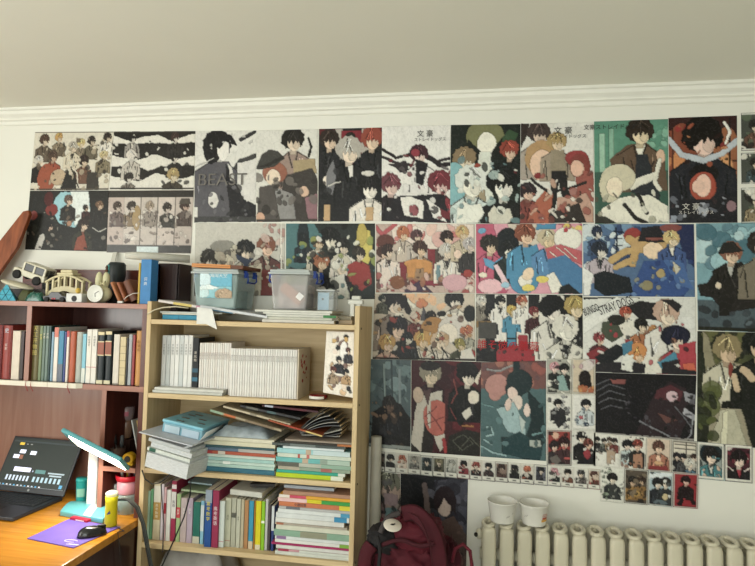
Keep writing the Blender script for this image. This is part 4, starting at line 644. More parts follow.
# middle compartment stacks
G = 'middle pile of lying books'; Z2 = .9253
z = pile(0, Z2, [
 (200, 274.5, .013, '34687c', 'deep teal blue book at the bottom of the middle pile', dict()),
 (202, 274, .009, 'a8c4bc', 'pale green white workbook, second from the bottom of the middle pile', dict()),
 (201, 275, .008, 'b8ccc4', 'pale mint workbook, third from the bottom of the middle pile', dict(band=[(.3, .4, 'e0e4e0')])),
 (203, 274, .009, '9cc0bc', 'aqua white workbook, fourth from the bottom of the middle pile', dict()),
 (202, 275, .008, 'c0ccc4', 'mint white workbook right under the brick red book', dict()),
 (204, 275.5, .009, 'a85440', 'brick red and brown book in the middle pile', dict(band=[(.2, .3, 'c8c0b4'), (.0, .12, '9c3434')])),
 (203, 274.5, .009, '5c7084', 'dusty blue grey book above the brick red one', dict(band=[(.5, 1, 'a8a4a0')])),
 (205, 274.5, .006, '34545c', 'thin dark slate book in the middle pile', dict()),
 (204, 275, .012, 'd0ccb4', 'cream white thick book in the middle pile', dict()),
 (207, 274, .010, 'd4d0bc', 'ivory book under the crumpled blue grey bag', dict()),
], YF+.02, G, sc=1.40)
mb = MB(); a = W(212, 440, YF+.03); b = W(268, 440, YF+.03); random.seed(5)
n = 14; m_ = 6
def lump(x0, x1, y0, y1, z0, z1, name, mat, seed, amp=.006, nx=16, ny=10, parent=None):
    rng = random.Random(seed); mb = MB(); top = []; N = (nx+1)*(ny+1); vs = []
    for j in range(ny+1):
        for i in range(nx+1):
            u, v = i/nx, j/ny; e = min(1, min(u, 1-u)*5, min(v, 1-v)*5); zz = z0+(z1-z0)*(e**.5*.75+.25*e)
            zz += (math.sin(u*17+seed)+math.sin(v*13+u*7+seed*2))*amp*.35*e+rng.uniform(-1, 1)*amp*.5*e
            vs.append((x0+(x1-x0)*u, y0+(y1-y0)*v, max(z0+.002, zz)))
    vs2 = [(x, y, z0) for x, y, _ in vs]
    fs = [(j*(nx+1)+i, j*(nx+1)+i+1, (j+1)*(nx+1)+i+1, (j+1)*(nx+1)+i) for j in range(ny) for i in range(nx)]
    mb.add(vs, fs, 0, True); mb.add(vs2, [f[::-1] for f in fs], 0, True)
    bd = [i for i in range(nx+1)]+[(j)*(nx+1)+nx for j in range(1, ny+1)]+[ny*(nx+1)+i for i in range(nx-1, -1, -1)]+[j*(nx+1) for j in range(ny-1, 0, -1)]
    for q in range(len(bd)):
        i0, i1 = bd[q], bd[(q+1) % len(bd)]; mb.add([vs2[i0], vs2[i1], vs[i1], vs[i0]], [(0, 1, 2, 3)], 0, True)
    return mb.build(name, mat, parent)
tag(lump(a.x, b.x, YF+.03, YF+.2, z, z+.032, 'plastic_packet', M('a4b0b8', .25, noise=.12, scale=40, spec=.7, bump=.4), 5, .007), 'crumpled pale blue grey plastic packet on top of the middle pile', 'packet')
zmid = z+.03
# big magazines lying slanted on top, and the fan of magazines
def slant(p0, p1, t, y0, d, col, lab, group, band=None, name='magazine', pages='c8c0ac', yskew=0):
    """a thin lying volume whose front edge runs from p0 to p1 (x,z)"""
    v = Vector((p1[0]-p0[0], 0, p1[1]-p0[1])); L = v.length; ang = -math.atan2(v.z, v.x)
    return book((p0[0], y0, p0[1]), t, L, d, col, 'flat', lab=lab, group=group, name=name, cat='magazine', band=band, ry=ang, pages=pages, rz=yskew)
G = 'slanting magazines in the middle compartment'
def X(px, py, y): w = W(px, py, y); return (w.x, w.z)
slant(X(210, 411.5, YF+.02), X(281, 432, YF+.02), .009, YF+.02, .2, '9c9078', 'long magazine slanting down across the middle pile, green and orange spine start', G, band=[(.0, .18, '8ca48c'), (.2, .36, 'b0643c'), (.5, .9, '7c6c58')])
slant(X(223, 407.5, YF+.03), X(290, 426, YF+.03), .008, YF+.03, .2, 'bcb098', 'cream magazine slanting above the one with the orange spine patch', G, band=[(.4, .5, '8c8474')])
slant(X(240, 407, YF+.05), X(300, 420, YF+.05), .009, YF+.05, .19, '3c3c40', 'charcoal magazine with grey cover squares under the upper board', G, band=[(.1, .3, '6c6c64'), (.45, .6, '4c6468')])
slant(X(262, 406.5, YF+.06), X(318, 413, YF+.06), .008, YF+.06, .18, '4c2c34', 'dark maroon and black magazine highest in the slanting heap', G, band=[(.05, .2, 'c0c8d8'), (.5, .8, '5c2430')])
slant(X(268, 421, YF+.022), X(322, 437, YF+.022), .006, YF+.022, .19, '9c5034', 'thin magazine with a red and yellow spine end sliding to the right', G, band=[(.3, .6, 'a03c2c'), (.7, 1, 'c8b070')])
# fan of open magazines: each copy sweeps round
FG = 'fanned grey magazines'
for k in range(9):
    a0 = R(56-k*10); c0 = W(299, 431, YF+.03); L = .17-.002*k
    p1 = (c0.x+L*math.cos(a0)*.98, 0, c0.z+L*math.sin(a0)*.50)
    mb = MB(); n = 12; vs = []
    for i in range(n+1):
        s_ = i/n; bow = math.sin(s_*PI)*.012*(1 if k < 5 else -.6)
        x = c0.x+(p1[0]-c0.x)*s_+.004*k*(1-s_)*.2; zz = c0.z-.004*k*(1-s_)+(p1[2]-c0.z)*s_+bow
        vs.append((x, zz))
    vs = [(x, min(1.188, max(Z2+.148, zz))) for x, zz in vs]
    th = .0028
    for y0, y1, mi in ((YF+.03+.004*k, YF+.2, 0),):
        top = [(x, y0, z_+th) for x, z_ in vs]; bot = [(x, y0, z_) for x, z_ in vs]
        mb.prism(bot+top[::-1], (0, y1-y0, 0), 0)
    o = mb.build('magazine', M(['50504e', '8c8c88', '44464a', '94928c', '54565a', 'a0a098', '4c4c50', '8c8c8a', 'acaca4'][k], .35))
    e = vs[-1]; rb = MB().box(e[0]-.001, e[0]+.0015, YF+.03+.004*k, YF+.2, e[1]-.0005, e[1]+.0045).build('spine', M('c0b090', .5), o)
    tag(o, 'soft grey magazine bowed in the fan at the right, %s of nine' % ['topmost', 'second from the top', 'third from the top', 'fourth from the top', 'middle one', 'fourth from the bottom', 'third from the bottom', 'second from the bottom', 'lowest'][k], 'magazine', FG)
G = 'right pile of lying books, middle compartment'
z = pile(0, Z2, [
 (276, 343, .011, 'b4c82c', 'lime yellow book at the bottom of the right pile', dict(band=[(.82, 1, 'd8dcd0')])),
 (276.5, 345, .008, '3ca08c', 'turquoise green book over the lime yellow one', dict(band=[(.9, 1, 'd0d4cc')])),
 (278, 350, .009, '8c9c8c', 'grey green book with a red brown patch, right pile', dict(band=[(.0, .3, 'a8a090'), (.6, .75, 'a0645c')])),
 (277, 351, .010, 'b0b4a8', 'grey striped book in the right pile', dict(band=[(.0, .3, '5c5c54'), (.6, 1, '8ca898')])),
 (276, 350, .012, '6cb0b0', 'aqua book with a beige patch on its spine', dict(band=[(.36, .44, 'b8a490'), (.6, .7, '8c9c90'), (.7, 1, 'a8bcb0')])),
 (277.5, 351, .010, 'c8d0c4', 'white book with red dots on its spine, right pile', dict(band=[(.28, .31, 'b05850'), (.4, .44, 'c07068')])),
 (277, 350, .012, '9cc8cc', 'pale sky blue book in the right pile', dict(band=[(.4, .47, 'b8a490'), (.5, 1, 'c0d0d4')])),
 (283, 344, .006, 'd0d8dc', 'thin white blue booklet on the right pile', dict()),
 (272, 345, .007, '4c5454', 'dark slate booklet with pale print on the right pile', dict(band=[(.25, .6, '6c7474')])),
 (280, 352, .006, '34302c', 'black booklet above the dark slate one', dict(band=[(.8, 1, 'a8683c')])),
 (285, 352, .005, '94887c', 'thin taupe booklet topping the right pile', dict()),
], YF+.015, G, sc=1.46)

# left heap of paper, with the blue case on top
G = 'loose stack of papers and books at left'
pp = [(.000, .054, 'c8ccd0', 'thick stack of white sheets at the bottom of the left heap', 150, 192), (.054, .014, 'd0d4cc', 'white book with a green patch in the left heap', 150, 193), (.068, .018, 'd4d8d4', 'plain white book near the top of the left heap', 153, 194), (.086, .014, 'bcc0c0', 'grey white booklet under the top folder of the left heap', 150, 192)]
base = .955
for dz, t, col, lab, x0, x1 in pp:
    a = Wz(x0-4, base+dz+.02, -.33); b = Wz(x1, base+dz, -.33)
    book((a+.004, -.345+dz*.3, base+dz), t-.0006, b-a, .26, col, 'flat', lab=lab, group=G, flip=(dz == 0 or dz == .068), name='book', cat='book', ry=R(9), rz=R(-8), pages='c8ccce', band=[(.05, .2, '2c5c48')] if dz == .054 else None)
o = book((Wz(141, 1.075, -.36), -.375, 1.082), .004, .225, .24, 'b8bcc4', 'flat', lab='thin grey white folder jutting out at left, on top of the heap', group=G, name='folder', cat='folder', ry=R(8), rz=R(-6), pages='ccd0d0')
# curled white sheet
mb = MB(); c = W(197, 432, -.3)
pts = []
for i in range(13):
    s_ = i/12; pts.append((c.x-.03+.085*s_, 1.03+.06*s_**2.2))
mb.prism([(x, -.34, z_) for x, z_ in pts]+[(x, -.34, z_+.0007) for x, z_ in pts[::-1]], (0, .16, 0), 0, True)
tag(mb.build('paper_sheet', M('d8dcdc', .6)), 'curled white paper sheet rising at the right of the blue case', 'paper')
# blue case
bc = W(163, 445, -.3); bc2 = W(206, 445, -.3); z0 = 1.074
case = MB(); rot = Matrix.Translation((bc.x, -.315, z0+.004))@Matrix.Rotation(R(8), 4, 'Y')@Matrix.Rotation(R(-4), 4, 'Z')
case.box(0, .165, 0, .2, 0, .036, mat=rot)
o = case.build('plastic_case', M('7ca8b8', .15, spec=.7), bevel=.004); tag(o, 'flat translucent sky blue plastic case lying on the left paper heap', 'case')
MB().box(-.003, .168, -.003, .203, .036, .048, mat=rot).build('lid', M('7cb8cc', .2, spec=.7), o, bevel=.004)
MB().box(.012, .075, -.0035, .0, .004, .030, mat=rot).build('window', M('b4c8d4', .1, spec=.8), o)
MB().box(.085, .155, -.0035, .0, .004, .030, mat=rot).build('window', M('acc0d0', .1, spec=.8), o)
random.seed(8)
for k in range(6):
    x = .02+random.random()*.10; y = .015+k*.026
    MB().box(x, x+.030, y, y+.010, .048, .0495, mat=rot).build('printed_mark', M('4c4c44', .5), o)
# white power adapter
a = W(160, 463, -.24); mb = MB(); mb.box(a.x-.04, a.x+.045, -.262, -.2, Z2, Z2+.026)
o = mb.build('power_adapter', M('cdc8a8', .4), bevel=.006, seg=3); tag(o, 'cream power adapter lying on the shelf below the paper heap', 'adapter')
MB().box(a.x-.03, a.x-.01, -.2635, -.26, Z2+.008, Z2+.018).build('socket', M('3c3c3a', .5), o)

# bottom compartment
G = 'upright books in the lower compartment'; Z3 = .6453
lb = [
 (145.5, 149.5, 490, 'a8c4b0', 'pale mint spined book at the left end of the lower row', dict()),
 (149.8, 152.5, 488, '6ca47c', 'thin leaf green book second in the lower row', dict()),
 (152.8, 160, 481.5, 'd0c4a8', 'cream book with a gold label box in the lower row', dict(band=[(.35, .65, 'b08c50'), (.66, .94, 'd8d4c8')], title=[('高考物理', .5, .42, 'e0d8c0')])),
 (160.4, 163, 483, 'c8c0c8', 'thin lilac white book beside the gold label book', dict()),
 (163.2, 165.6, 486, 'c8a4a8', 'thin rose book with a red block in the lower row', dict(band=[(.5, .7, '8c2430')])),
 (166, 170.3, 489, 'd8d8d4', 'plain white book left of the magenta topped one', dict()),
 (170.6, 175.5, 480, '94304c', 'magenta and white book with a badge at its top', dict(band=[(.38, .82, 'd0ccc8'), (.87, .94, 'd8d0d0')], title=[('英语', .62, .6, '5c5c60')])),
 (176, 180, 493, '9cb484', 'light green book with a red square on its spine', dict(band=[(.5, .72, 'b8444c')], title=[('数学', .62, .6, 'e8e0d8')])),
 (180.4, 186.5, 497, 'b8a8a8', 'mauve grey book right of the light green one', dict(title=[('语文', .7, .45, 'e0dcd4')])),
 (186.8, 192.5, 497, 'ac9cac', 'dusty lilac book right of the mauve grey one', dict(title=[('语文', .7, .45, 'e0dcd4')])),
 (193, 200, 501, '28685c', 'dark green book with a torn cream foot', dict(band=[(.0, .17, 'c0bcac')])),
 (200.4, 204, 500, '84b4c8', 'pale blue book beside the dark green one', dict(band=[(.3, .9, 'c8d0d0')])),
 (204.6, 211.5, 489, '244c8c', 'royal blue exam guide with a grey top and yellow title', dict(band=[(.77, 1, '8c98a4')], title=[('高考数学', .62, .6, 'd8c84c')], yf=.018)),
 (212, 218.5, 489.5, '8c2c4c', 'maroon exam guide with white characters reading down', dict(title=[('高考英语', .55, .62, 'e8dcdc')], yf=.018)),
 (219, 224.5, 500, 'c4ccc8', 'pale grey green book right of the maroon exam guide', dict(band=[(.12, .13, 'b04c54')], yf=.01)),
 (225, 231, 497, 'b0b09c', 'first of four sand grey matching volumes', dict(title=[('古文', .6, .4, '5c5c50')], band=[(.12, .13, 'a04c4c')])),
 (231.3, 236, 497, 'a8a898', 'second of four sand grey matching volumes, dark emblem', dict(band=[(.6, .7, '54544c')])),
 (236.3, 240.5, 498, 'b4b4a4', 'third of four sand grey matching volumes', dict(title=[('古文', .6, .4, '5c5c50')])),
 (240.8, 244, 498.5, 'b0a890', 'fourth of four sand grey matching volumes', dict()),
 (244.3, 248.5, 499.5, 'a87c54', 'brown orange book left of the blue topped one', dict()),
 (248.8, 253.5, 500, '3c8cac', 'cerulean blue book with a cream foot', dict(band=[(.0, .16, 'c8b89c')])),
 (254, 255.3, 500, 'b07830', 'very thin amber booklet beside the yellow book', dict()),
 (255.6, 261, 500, 'd0c424', 'bright yellow book in the lower row', dict(band=[(.0, .1, 'd4ccb0')])),
 (261.3, 264.8, 500.5, '84b82c', 'apple green book right of the bright yellow one', dict(band=[(.55, .6, 'e0e4d0')])),
 (265.2, 268, 498, 'b4b4b4', 'thin light grey booklet right of the apple green book', dict()),
 (268.4, 270.5, 504, '4c4448', 'thin dark grey booklet right of the light grey one', dict()),
 (271.5, 274.3, 505, '2c3c74', 'navy and white booklet at the right end of the lower row', dict(band=[(.45, 1, 'c8ccd0')])),
]
for x0, x1, yt, col, lab, k in lb:
    yf = YF+.035-k.pop('yf', 0)
    upb(x0, x1, yt+1, Z3, yf, .17, col, lab, group=G, **k)
G = 'books lying across the lower row'
def lay(px0, px1, py, t, yf, d, col, lab, ry=0, group=G, **k):
    a = W(px0, py, yf); b = W(px1, py, yf)
    return book((a.x, yf, a.z), t, b.x-a.x, d, col, 'flat', lab=lab, group=group, ry=ry, **k)
lay(181, 216, 491, .008, YF+.05, .18, '9cac8c', 'soft green booklet lying over the upright lower row', ry=R(2), pages='b0b8a0')
lay(230, 262, 494.5, .020, YF+.03, .18, 'c0c0b8', 'thick white book with a black back lying on the sand grey volumes', ry=R(2))
lay(188, 212, 483, .006, YF+.08, .15, '8ca0a4', 'grey blue folder lying below the middle board', ry=R(2))
lay(250, 275, 487, .012, YF+.06, .15, '2c2a2a', 'black magazine lying behind the thick white book', ry=R(-4))
G = 'right pile of lying books, lower compartment'
rp = [
 (275, 351, .010, 'c8ccc4', 'white workbook at the bottom of the lower right pile', dict()),
 (278, 350, .006, 'c09098', 'thin pink edged booklet, second from the bottom', dict(band=[(.0, .15, 'a03c54'), (.3, 1, 'c8ccc4')])),
 (276, 351, .009, 'd0d0cc', 'white booklet with a loose corner under the magenta line', dict()),
 (271.5, 350.5, .006, '9c2c5c', 'magenta edged booklet in the lower right pile', dict()),
 (275, 351, .009, 'd8d8d4', 'white workbook over the magenta edged one', dict(band=[(.85, 1, '7ca444')])),
 (275, 350, .008, 'd0d4d4', 'white workbook with a violet mark at its left end', dict(band=[(.02, .15, '8c7098')])),
 (274, 350, .016, '84a490', 'sage green thick book in the lower right pile', dict(band=[(.35, .7, '8c8c78')])),
 (276, 351, .012, 'ccccbc', 'ivory workbook above the sage green book', dict()),
 (275, 347, .006, 'a8a094', 'thin taupe edged booklet in the lower right pile', dict(band=[(.02, .12, 'a46c54')])),
 (275.5, 344, .012, 'd4d4d0', 'white workbook under the two blue tipped ones', dict()),
 (276, 349, .013, 'd0d4d4', 'white workbook with a broad blue tip', dict(band=[(.8, .97, '3c88b0')])),
 (278, 351, .010, 'd4d8d8', 'white workbook with a narrow blue tip', dict(band=[(.86, 1, '4c94b8')])),
 (279, 350, .007, 'b0b0b0', 'grey striped thin workbook under the salmon one', dict(band=[(.1, .3, '6c6c74')])),
 (279, 351, .012, 'c07450', 'salmon orange workbook with dark round letters and a yellow tip', dict(band=[(.84, 1, 'd0c43c')], title=[('小题狂做', .3, .7, '3c3c50')])),
 (278, 351, .010, 'd0c430', 'yellow and green workbook with pink blossoms at its left end', dict(band=[(.0, .4, 'dcb8b8'), (.6, 1, '3c9448')])),
 (279, 351, .008, 'd8a03c', 'orange yellow workbook second from the top of the lower right pile', dict(band=[(.0, .15, 'dcd4cc'), (.15, .38, 'c04c64')])),
 (283, 352, .010, 'a8826c', 'brown pink book near the top of the lower right pile', dict()),
]
z = pile(0, Z3, rp, YF+.012, G, sc=1.42)
z = pile(0, z, [(284, 334, .012, 'a8b0b8', 'grey blue folder topping the lower right pile', dict())], YF+.04, G)

# on top of the shelf
Z0 = 1.4935; G = 'papers and magazines on top of the shelf'
pile(0, Z0, [(162.5, 200, .019, '2c84a4', 'bright blue flat box book under the papers at top left', dict(d=.16, band=[(.43, .445, '1c5c78')]))], YF+.03, G)
z = pile(0, Z0+.0195, [(162, 214, .006, 'cccabc', 'cream paper pad lying over the bright blue box', dict(d=.17)), (160, 222, .006, 'c0c4c0', 'grey white magazine below the long spined one', dict(d=.18))], YF+.025, G)
zmag = z
slant(X(158, 302, YF+.02), X(235, 314, YF+.02), .010, YF+.02, .2, 'd0c8c4', 'long white magazine with a yellow and pink spine under the left box', G, band=[(.2, .44, 'c8b468'), (.5, .6, 'b07c94'), (.7, .97, '3c7ca0')])
slant(X(200, 307.5, YF+.015), X(267, 318.5, YF+.015), .010, YF+.015, .2, 'c8ccd0', 'white grey magazine sloping down to the right between the boxes', G)
# pointed white sheet hanging over the board
mb = MB(); q = [W(197, 307, YF-.004), W(212, 309, YF-.004), W(217, 329.5, YF-.008), W(206, 324, YF-.006), W(196.5, 324, YF-.006)]
mb.prism(q, (0, .0006, 0)); tag(mb.build('paper_sheet', M('dcdcd8', .6)), 'pointed white paper corner hanging over the top board', 'paper')
mb = MB(); q = [W(x, y, YF-.02) for x, y in ((146, 314), (152, 310), (160, 307.5), (172, 306.5), (184, 308))]
mb.tube([(p.x, YF-.01+.006*i, p.z) for i, p in enumerate(q)], .0028, 8); tag(mb.build('rolled_strip', M('c0b8a0', .5)), 'curved pale plastic strip over the left front corner of the shelf', 'strip')
G = 'pale books under the right box'
z = pile(0, Z0, [(262, 334, .012, 'd0ccc4', 'white paperback at the bottom below the right box', dict()), (264, 338, .010, 'c0c0b4', 'grey white paperback second from the bottom below the right box', dict(band=[(.92, 1, '6c6454')])), (266, 336, .010, 'c8c8c0', 'pale paperback with a green tip below the right box', dict(band=[(.82, 1, '3c7c48')])), (263, 330, .007, 'd4d4cc', 'thin white booklet below the right box', dict()), (255, 332, .009, 'd0d0c8', 'long white pad directly under the right box', dict())], YF+.02, G)
zr = z
z = pile(0, Z0, [(338.5, 352, .016, 'a89478', 'small tan book at the right end of the top', dict(d=.15)), (338, 351, .014, '8c8470', 'small taupe book on the tan one at the right end', dict(d=.14))], YF+.05, G)
# storage boxes
def clearm(h, a): return M(h, .12, noise=.03, spec=.6, alpha=a)
def storage(name, x0, x1, y0, y1, z0, z1, lab, col, tiltm=None):
    e = empty(name, ((x0+x1)/2, (y0+y1)/2, z0), lab, 'storage box', 'clear storage boxes on the shelf top')
    tp = .012; zb = z1-.022
    b = [(x0+tp, y0+tp, z0), (x1-tp, y0+tp, z0), (x1-tp, y1-tp, z0), (x0+tp, y1-tp, z0)]
    t = [(x0, y0, zb), (x1, y0, zb), (x1, y1, zb), (x0, y1, zb)]
    mb = MB(); mb.hexa(b, t); bi = [(x+(.002 if x < (x0+x1)/2 else -.002), y+(.002 if y < (y0+y1)/2 else -.002), z0+.002) for x, y, _ in b]
    mb.build('body', clearm(col, .42), e, bevel=.008, seg=3)
    mb = MB(); mb.box(x0-.006, x1+.006, y0-.006, y1+.006, zb, zb+.008).box(x0, x1, y0, y1, zb+.008, z1-.004).box(x0+.02, x1-.02, y0+.02, y1-.02, z1-.004, z1)
    mb.build('lid', clearm('d4dcdc', .62), e, bevel=.003)
    BL = M('1c3c8c', .3, noise=.03); ym = (y0+y1)/2
    for s, xx in ((1, x1+.004), (-1, x0-.004)):
        mb = MB(); mb.tube([(xx, ym-.045, zb+.012), (xx+s*.014, ym-.045, zb+.004), (xx+s*.016, ym-.044, zb-.022), (xx+s*.010, ym-.036, zb-.03), (xx+s*.010, ym+.036, zb-.03), (xx+s*.016, ym+.044, zb-.022), (xx+s*.014, ym+.045, zb+.004), (xx, ym+.045, zb+.012)], .004, 8)
        for yy in (ym-.045, ym+.045): mb.box(min(xx, xx+s*.012), max(xx, xx+s*.012), yy-.007, yy+.007, zb-.012, zb+.016)
        mb.build('handle', BL, e, bevel=.001)
    return e, b, t, zb
ax0, ax1 = W(193, 285, -.24).x, W(238, 285, -.24).x
s1, b1, t1, zb1 = storage('storage_box', ax0, ax1, -.245, -.045, Z0+.045, Z0+.045+.158, 'clear box with a blue sky label, under the flat orange wooden box', 'b4cccc')
MB().box(ax0+.02, ax1-.02, -.228, -.21, Z0+.052, Z0+.14).build('packed_contents', M('a8b4b0', .6, noise=.3, scale=25), s1)
MB().box(ax0+.03, ax1-.03, -.205, -.07, Z0+.05, Z0+.12).build('packed_contents', M('8cacaa', .6, noise=.3, scale=22), s1)
lx0, lx1 = W(200, 285, -.243).x, W(232, 285, -.243).x; lz1 = W(215, 272, -.243).z; lz0 = W(215, 298, -.243).z
lab_ = sheet([(lx0, -.2465, lz1), (lx1, -.2465, lz1), (lx1, -.2405, lz0), (lx0, -.2405, lz0)], 'sky_label', '5cb0cc', 'b 0 .55 1 1 84c0cc 1;e .75 .85 .28 .22 b89c80;r 10 .04 .5 .7 1 1 8c7460 d0b898;p e0ecec 0 .55 .3 .5 .6 .6 .5 .66 0 .7;e .15 .3 .2 .3 d8e8ec 0 .8;e .1 .8 .2 .2 d0e4e4 0 .7', 555, .01, parent=s1, rough=.2, gain=1.1)
text('海阔天空', .018, M('e8f0f0', .5), s1, ((lx0+lx1)/2+.012, -.2475, lz1-.014), name='label_lettering')
# flat wooden box on top
c = W(225, 258, -.2); top = Z0+.045+.158
mb = MB(); mt = Matrix.Translation((ax0-.012, -.235, top+.001))@Matrix.Rotation(R(2), 4, 'Y')@Matrix.Rotation(R(-3), 4, 'Z')
mb.box(0, .165, 0, .17, .0035, .018, mat=mt); o = mb.build('wooden_box', wood('orange_wood', 'b8763c', 'cc8c50', .45, 0), bevel=.001); tag(o, 'flat orange brown wooden box lying on the clear box with the blue label', 'wooden box')
MB().box(.1655, .215, .002, .17, .0035, .0175, mat=mt).build('brown_end', wood('brown_end_wood', '5c3420', '744830', .45, 0), o, bevel=.001)
MB().box(.0, .215, -.0006, .001, .0105, .0112, mat=mt).build('lid_seam', M('6c3c1c', .6), o)
bx0, bx1 = W(270, 285, -.24).x, W(309, 285, -.24).x
s2, b2, t2, zb2 = storage('storage_box', bx0, bx1, -.245, -.055, zr+.001, zr+.001+.156, 'clear box packed with pale pink things, right of the orange wooden box', 'd0d0d0')
mb = MB(); mb.box(bx0+.02, bx1-.02, -.21, -.08, zr+.005, zr+.1); mb.build('packed_contents', M('c0b0b0', .6, noise=.25, scale=20), s2, bevel=.01)
mt = Matrix.Translation((bx0+.085, -.226, zr+.062))@Matrix.Rotation(R(38), 4, 'Y')
MB().box(-.05, .05, -.006, .006, -.02, .02, mat=mt).build('pink_packet', M('c08c7c', .6), s2, bevel=.002)
mt = Matrix.Translation((bx0+.118, -.236, zr+.052))@Matrix.Rotation(R(38), 4, 'Y')
MB().box(-.012, .012, -.003, .003, -.012, .012, mat=mt).build('white_tag', M('dcdcdc', .6), s2)
MB().box(bx0+.11, bx1-.018, -.222, -.1, zr+.006, zr+.07).build('packed_contents', M('6c5460', .6, noise=.2), s2, bevel=.008)
# small clear tub with pale blue card
a = W(317, 300, -.2); b = W(334, 300, -.2)
tub = empty('small_tub', ((a.x+b.x)/2, -.16, zr), 'small clear tub holding a pale blue card, right of the second box', 'tub')
MB().box(a.x, b.x, -.2, -.13, zr, zr+.075).build('body', clearm('c8d0d0', .35), tub, bevel=.004)
MB().box(a.x-.003, b.x+.003, -.203, -.127, zr+.075, zr+.082).build('lid', clearm('d4d8d8', .6), tub, bevel=.002)
MB().box(a.x+.003, a.x+.045, -.197, -.19, zr+.004, zr+.07).build('card', M('8cb4d0', .5), tub)
MB().lathe([(.004, 0), (.004, .001)], (a.x+.022, -.198, zr+.045), 12, axis='y').build('dark_dot', M('20283c', .5), tub)
# white plastic plug standing at the right end
a = W(356, 303, -.2); z0 = Z0+.030
pl = empty('white_adapter', (a.x, -.2, z0), 'white plastic adapter with a wide head, standing at the right end of the top', 'adapter')
MB().box(a.x-.020, a.x-.004, -.21, -.185, z0, z0+.06).build('leg', M('d0d0c8', .4), pl, bevel=.003)
MB().box(a.x+.004, a.x+.020, -.21, -.185, z0, z0+.06).build('leg', M('d0d0c8', .4), pl, bevel=.003)
MB().box(a.x-.028, a.x+.028, -.213, -.182, z0+.045, z0+.062).build('head', M('d4d4cc', .4), pl, bevel=.004)
MB().box(a.x-.016, a.x+.018, -.208, -.187, z0+.062, z0+.078).build('cap', M('ccccc4', .4), pl, bevel=.004)

# bag on the low shelf
tag(lump(W(138, 556, -.26).x+.02, W(216, 556, -.26).x+.05, -.25, -.04, .341, .600, 'cloth_bag', M('a8a4a0', .8, noise=.12, scale=12, bump=.3), 9, .02, 22, 14), 'grey white soft cloth bag on the low shelf under the upright books', 'bag')
tag(lump(-.83, -.45, -.24, -.04, .341, .50, 'dark_bag', M('24222a', .8), 12, .02, 16, 10), 'dark folded bag on the low shelf behind the backpack', 'bag')

# ------------------------------------------------------------------ radiator, pipe, bowls, backpack
RW = M('c9c3ae', .35, noise=.03, scale=9, spec=.4, bump=.05)
rx0 = W(489, 540, -.16).x; pitch = .0632
rad = empty('radiator', (rx0+.5, -.11, .0), 'cream cast iron column radiator below the posters', 'radiator')
for i in range(17):
    x = rx0+i*pitch; mb = MB()
    def rrect(y, w, d, n=4):
        r = min(w, d)*.42; q = []
        for cx_, cy_, a0 in ((x+w/2-r, y+d/2-r, 0), (x-w/2+r, y+d/2-r, 90), (x-w/2+r, y-d/2+r, 180), (x+w/2-r, y-d/2+r, 270)):
            for k in range(n+1): a = R(a0+90*k/n); q.append((cx_+r*math.cos(a), cy_+r*math.sin(a)))
        return q
    for yc in (-.152, -.072):
        lv = []
        for z, sc_ in ((.12, .8), (.135, 1), (.735, 1), (.755, .97), (.765, .86), (.770, .6), (.771, .1)):
            lv.append([(x+(a-x)*sc_, yc+(b-yc)*sc_, z) for a, b in rrect(yc, .051, .036)])
        m_ = len(lv[0]); vs = [p for l in lv for p in l]
        mb.add(vs, [(a*m_+k, a*m_+(k+1) % m_, (a+1)*m_+(k+1) % m_, (a+1)*m_+k) for a in range(len(lv)-1) for k in range(m_)]+[tuple(range(m_-1, -1, -1)), tuple(range((len(lv)-1)*m_, len(lv)*m_))], 0, True)
    mb.tube([(x+.019*math.cos(2*PI*k/20), -.112+.040*math.sin(2*PI*k/20), .772+.004*math.cos(2*PI*k/20)) for k in range(20)], .0085, 8, closed=True)
    mb.tube([(x, -.15, .74), (x, -.075, .74)], .014, 10)
    mb.tube([(x-pitch/2, -.113, .66), (x+pitch/2, -.113, .66)], .021, 12)
    mb.tube([(x-pitch/2, -.113, .19), (x+pitch/2, -.113, .19)], .021, 12)
    mb.build('section', RW, rad)
MB().ball((rx0-.034, -.13, .735), (.014, .016, .020)).tube([(rx0-.03, -.12, .735), (rx0, -.12, .735)], .010, 10).build('inlet', RW, rad)
MB().lathe([(.007, 0), (.008, .008), (.005, .010), (.005, .016)], (rx0-.046, -.135, .735), 12, axis='y').build('air_valve', M('2c2a26', .4, metal=.5), rad)
for k in (1, 14):
    MB().tube([(rx0+k*pitch+pitch/2, -.113, 0), (rx0+k*pitch+pitch/2, -.113, .19)], .012, 8).build('foot_pipe', RW, rad)
a, b = W(370.3, 450, -.06), W(381, 450, -.06); cx_ = (a.x+b.x)/2; r_ = (b.x-a.x)/2
tag(MB().lathe([(r_*.9, 0), (r_, .004), (r_, W(375, 437, -.06).z-.004), (r_*.92, W(375, 437, -.06).z), (0, W(375, 437, -.06).z)], (cx_, -.045, 0), 20).build('heating_pipe', M('b0aca0', .4)), 'vertical grey white pipe standing on the floor between bookshelf and red bag', 'pipe')
def bowl(px0, px1, pyt, lab, rz=0):
    a, b = W(px0, pyt+3, -.118), W(px1, pyt+3, -.118); c = ((a.x+b.x)/2, -.118, .7855); ro = (b.x-a.x)/2; h = .073
    mb = MB(); mb.lathe([(0, 0), (ro*.76, 0), (ro*.78, .003), (ro*.97, h-.004), (ro, h-.003), (ro*1.02, h), (ro*.99, h+.002), (ro*.95, h-.002), (ro*.75, .006), (0, .006)], c, 36, cap=False)
    o = mb.build('paper_bowl', M('dcdad2', .5, noise=.02)); tag(o, lab, 'paper bowl', 'paper bowls on the radiator'); return o, c, ro, h
